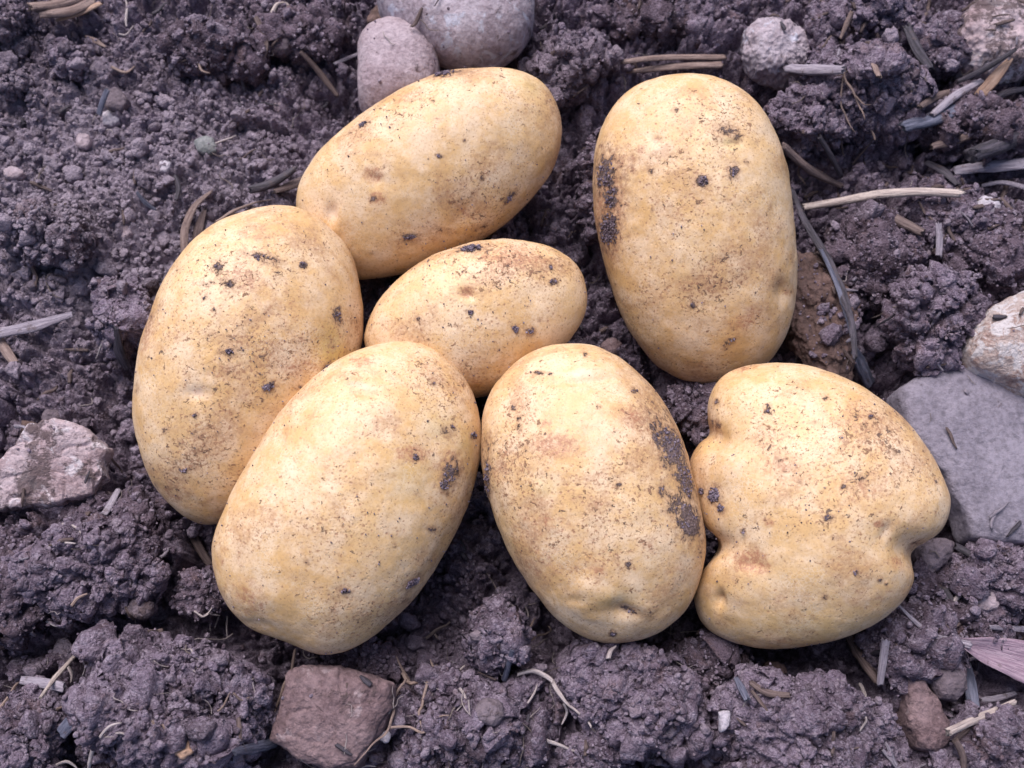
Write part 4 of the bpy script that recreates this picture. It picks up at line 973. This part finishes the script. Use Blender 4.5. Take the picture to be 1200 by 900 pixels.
# ------------------------------------------------------------------ potatoes
def ell(px, py, marks):
    out = np.zeros(len(px))
    for cx, cy, rx, ry, rot, s in marks:
        a = math.radians(rot); dx, dy = px - cx, py - cy
        u = dx * math.cos(a) + dy * math.sin(a); v = -dx * math.sin(a) + dy * math.cos(a)
        out = np.maximum(out, s * np.exp(-((u / rx) ** 2 + (v / ry) ** 2) * 0.9))
    return out
DSTUCK = []
for k, p in enumerate(POT):
    cx, cy = centroid(p['out'])
    C0 = at(cx, cy, p['zc'])
    W = CAM - C0; W = W / np.linalg.norm(W)
    U = np.cross(UPV, W); U /= np.linalg.norm(U); V = np.cross(W, U)
    sp = spline_closed(p['out'], 1200)
    r = ray(sp[:, 0], sp[:, 1])
    t = ((C0 - CAM) @ W) / (r @ W)
    P3 = CAM + t[:, None] * r - C0
    l2 = np.stack([P3 @ U, P3 @ V], 1)
    v, f = polar_solid(l2, 560, 300, p['h'], 0.97, 0.97, p.get('blend', 2.2), p.get('sm', 0.05))
    R = np.stack([U, V, W])
    v = v @ R
    nrm = vnormals(v, f)
    px, py = pix(v + C0)
    face = np.clip((v @ W) / p['h'] * 3 + .25, 0, 1)
    d = np.zeros(len(v))
    for bx, by, ex_, ey_, ero, ba in p.get('eyes', []):
        a_ = math.radians(ero); dx, dy = px - bx, py - by
        uu = dx * math.cos(a_) + dy * math.sin(a_); vv = -dx * math.sin(a_) + dy * math.cos(a_)
        d += ba * 0.001 * np.exp(-((uu / ex_) ** 2 + (vv / ey_) ** 2)) * face
    for bx, by, br, ba in p['bumps']:
        d += 0.85 * ba * 0.001 * np.exp(-(((px - bx) ** 2 + (py - by) ** 2) / br ** 2)) * face
    d += 0.00030 * fbm(v / 0.016 + k * 9, 2, 300 + k) + 0.00012 * fbm(v / 0.004 + k * 9, 2, 320 + k)
    at_ = {}
    for key in ('dirt', 'russet', 'pale', 'yellow', 'speck', 'pore'):
        at_[key] = ell(px, py, p[key]) * face
    d += 0.00035 * np.clip(at_['dirt'] - .5, 0, 1) * (1 + fbm(v / .0015, 2, 5))
    at_['hue'] = np.full(len(v), [.2, .5, .0, .1, .45, .3, .7][k])
    DSTUCK.append((v + C0, nrm, at_['dirt'], at_['speck']))
    v = v + nrm * d[:, None]
    me = mesh_np('potato', v, f)
    for key, val in at_.items(): attr(me, key, val)
    put('potato', me, M['potato'], C0, p['label'], 'potato', 'heap of seven freshly dug potatoes')

# ------------------------------------------------------------------ loose crumbs, far too many to count
def lumps(n_var, sub, amp, seed):
    v, f = ico(sub); out = []
    for k in range(n_var):
        s = seed + k * 7
        p = v * (1 + amp * fbm(v * 1.3 + s, 2, s))[:, None]
        rg = np.random.default_rng(s)
        for _ in range(11):
            nn = rg.normal(size=3); nn /= np.linalg.norm(nn); kk = .5 + .3 * rg.random()
            e = p @ nn - kk; p = p - np.where(e > 0, e * .85, 0)[:, None] * nn
        if sub > 2: p = p * (1 + .16 * fbm(p * 4.5, 3, s + 3))[:, None]
        p = p * (0.7 + .6 * rg.random(3))
        out.append(p)
    return np.array(out), f
def scatter_mesh(pos, size, sub, seed):
    Lv, f = lumps(24, sub, .35, seed)
    n = len(pos)
    rg = np.random.default_rng(seed)
    base = Lv[rg.integers(0, 24, n)]
    qt = rg.normal(size=(n, 4)); qt /= np.linalg.norm(qt, axis=1)[:, None]
    a, b, c, d = qt.T
    Rm = np.stack([1-2*(c*c+d*d), 2*(b*c-a*d), 2*(b*d+a*c), 2*(b*c+a*d), 1-2*(b*b+d*d), 2*(c*d-a*b), 2*(b*d-a*c), 2*(c*d+a*b), 1-2*(b*b+c*c)], 1).reshape(n, 3, 3)
    v = np.einsum('nij,nvj->nvi', Rm, base) * size[:, None, None] + pos[:, None]
    nv = base.shape[1]
    F = (f[None] + (np.arange(n) * nv)[:, None, None]).reshape(-1, 3)
    tint = np.repeat(rg.random(n), nv)
    return v.reshape(-1, 3), F, tint
def field(n, lo, hi, seed, power=2.2, dens=None):
    rg = np.random.default_rng(seed)
    x = rg.uniform(-.20, .20, n); y = rg.uniform(-.135, .175, n)
    px, py = pix(np.stack([x, y, np.zeros(n)], 1))
    keep = np.ones(n, bool)
    for p in POT:
        cx, cy = centroid(p['out'])
        sh = [(cx + (a - cx) * .72, cy + (b - cy) * .72) for a, b in p['out']]
        keep &= ~poly_in(px, py, sh)
    fm = fine_mask(x, y)
    nz = vnoise(np.stack([x / .02, y / .02, 0 * x], 1), 77)
    keep &= rg.random(n) < np.clip((dens or (lambda f_, z_: .55 + .5 * f_ + .3 * z_))(fm, nz), 0, 1)
    x, y = x[keep], y[keep]
    u = rg.random(len(x))
    s = lo * (1 - u * (1 - (lo / hi) ** power)) ** (-1 / power)
    ok = ~on_stone(x, y, s) | (rg.random(len(x)) < (.03 if lo < .0005 else 0.0))
    x, y, s = x[ok], y[ok], s[ok]
    z = hget(x, y) + s * .05
    return np.stack([x, y, z], 1), s
def crumb_obj(name, pos, s, sub, seed, smooth=True):
    v, f, t = scatter_mesh(pos, s, sub, seed)
    me = mesh_np(name, v, f, smooth); attr(me, 'tint', t); attr(me, 'dry', np.clip(fine_mask(v[:, 0], v[:, 1]), 0, 1))
    put(name, me, M['crumb'], kind='stuff')
pos, s = field(1900, .0018, .0042, 1, 3.0, lambda f_, z_: .30 + .5 * f_ + .45 * z_)
crumb_obj('soil_crumbs', pos, s, 3, 1)
pos, s = field(20000, .0008, .0018, 2, 2.0, lambda f_, z_: .30 + .7 * f_ + .45 * z_)
crumb_obj('soil_crumbs', pos, s, 2, 2)
pos, s = field(42000, .00035, .0008, 3, 1.4, lambda f_, z_: .45 + .5 * f_ + .3 * z_)
extra, es = [], []
rg = np.random.default_rng(5)
for P_, N_, sz in CLOD_SURF:
    ok = np.where(N_[:, 2] > .15)[0]
    n = int(min(len(ok), sz * sz * 3.14 * 2.4e6))
    pick = rg.choice(ok, n)
    pick = pick[~on_stone(P_[pick, 0], P_[pick, 1], .0004)]; n = len(pick)
    extra.append(P_[pick]); es.append(rg.uniform(.0003, .0010, n) ** 1.0 * rg.choice([.7, 1, 1.4], n, p=[.6, .3, .1]))
pos = np.concatenate([pos] + extra); s = np.concatenate([s] + es)
crumb_obj('soil_grains', pos, s, 2 if False else 1, 3, False)

# grains of earth still sticking to the skins
rg = np.random.default_rng(15)
gp, gs = [], []
for V_, N_, D_, S_ in DSTUCK:
    area = np.linalg.norm(V_ - V_.mean(0), axis=1) ** 2          # parametrised mesh: weight by spacing
    wgt = (np.clip(D_ - .62, 0, 1) * 3 + .004 * S_ + .001) * (N_[:, 2] > -.5)
    wgt = wgt * np.sqrt(np.clip(1 - N_[:, 2] ** 2, .02, 1))
    wgt /= wgt.sum()
    pk = rg.choice(len(V_), 300, p=wgt, replace=False)
    sz = rg.uniform(.00013, .00042, len(pk)) * np.where(D_[pk] > .6, 1.25, .8)
    gp.append(V_[pk] + N_[pk] * (.0002 + sz * .1)[:, None]); gs.append(sz)
crumb_obj('stuck_soil_grains', np.concatenate(gp), np.concatenate(gs), 1, 16, False)

# fine rootlets and shreds of straw strewn through the soil, too many to count
def litter(name, n, wlo, whi, llo, lhi, mat, seed, kink, box=(-.19, .19, -.125, .165)):
    rg = np.random.default_rng(seed)
    vs, fs, us, nv = [], [], [], 0
    k = 0
    while k < n:
        x, y = rg.uniform(box[0], box[1]), rg.uniform(box[2], box[3])
        px, py = pix(np.array([[x, y, 0]]))
        if any(poly_in(px, py, [(a, b) for a, b in p['out']])[0] for p in POT): continue
        k += 1
        a = rg.random() * 6.28; L = rg.uniform(llo, lhi); m = 5
        pts = [(x, y)]
        for _ in range(m - 1):
            a += rg.normal() * kink
            pts.append((pts[-1][0] + math.cos(a) * L / m, pts[-1][1] + math.sin(a) * L / m))
        pts = np.array(pts)
        z = hget(pts[:, 0], pts[:, 1], 1)
        z = .5 * z + .5 * z.mean() + .0006 + rg.random() * .0006
        w_ = rg.uniform(wlo, whi)
        v, f, uv = tube(np.c_[pts, z], w_, w_ * .6, k + seed, 14, 5, (.8, .5), .2)
        vs.append(v); fs.append(f + nv); us.append(uv); nv += len(v)
    v, f, uv = np.concatenate(vs), np.concatenate(fs), np.concatenate(us)
    me = mesh_np(name, v, f); uvset(me, f, uv)
    put(name, me, M[mat], kind='stuff')
litter('fine_rootlets', 130, .00018, .00045, .004, .014, 'soilroot', 5, .6)
litter('fine_rootlets', 60, .00018, .0004, .004, .010, 'root', 6, .7)
litter('fine_rootlets', 60, .0002, .00045, .004, .013, 'root', 16, .6, box=(-.15, .06, -.115, -.06))
litter('straw_shreds', 110, .0006, .0016, .003, .009, 'brownw', 7, .12)
litter('straw_shreds', 60, .0006, .0018, .003, .008, 'darkw', 9, .12)
litter('straw_shreds', 120, .0006, .0017, .003, .012, 'brownw', 10, .12, box=(.09, .18, .03, .14))
litter('straw_shreds', 30, .0006, .0014, .003, .010, 'lilac', 11, .12, box=(.09, .18, -.11, .14))
litter('straw_shreds', 22, .0005, .0013, .003, .007, 'lilac', 8, .12)
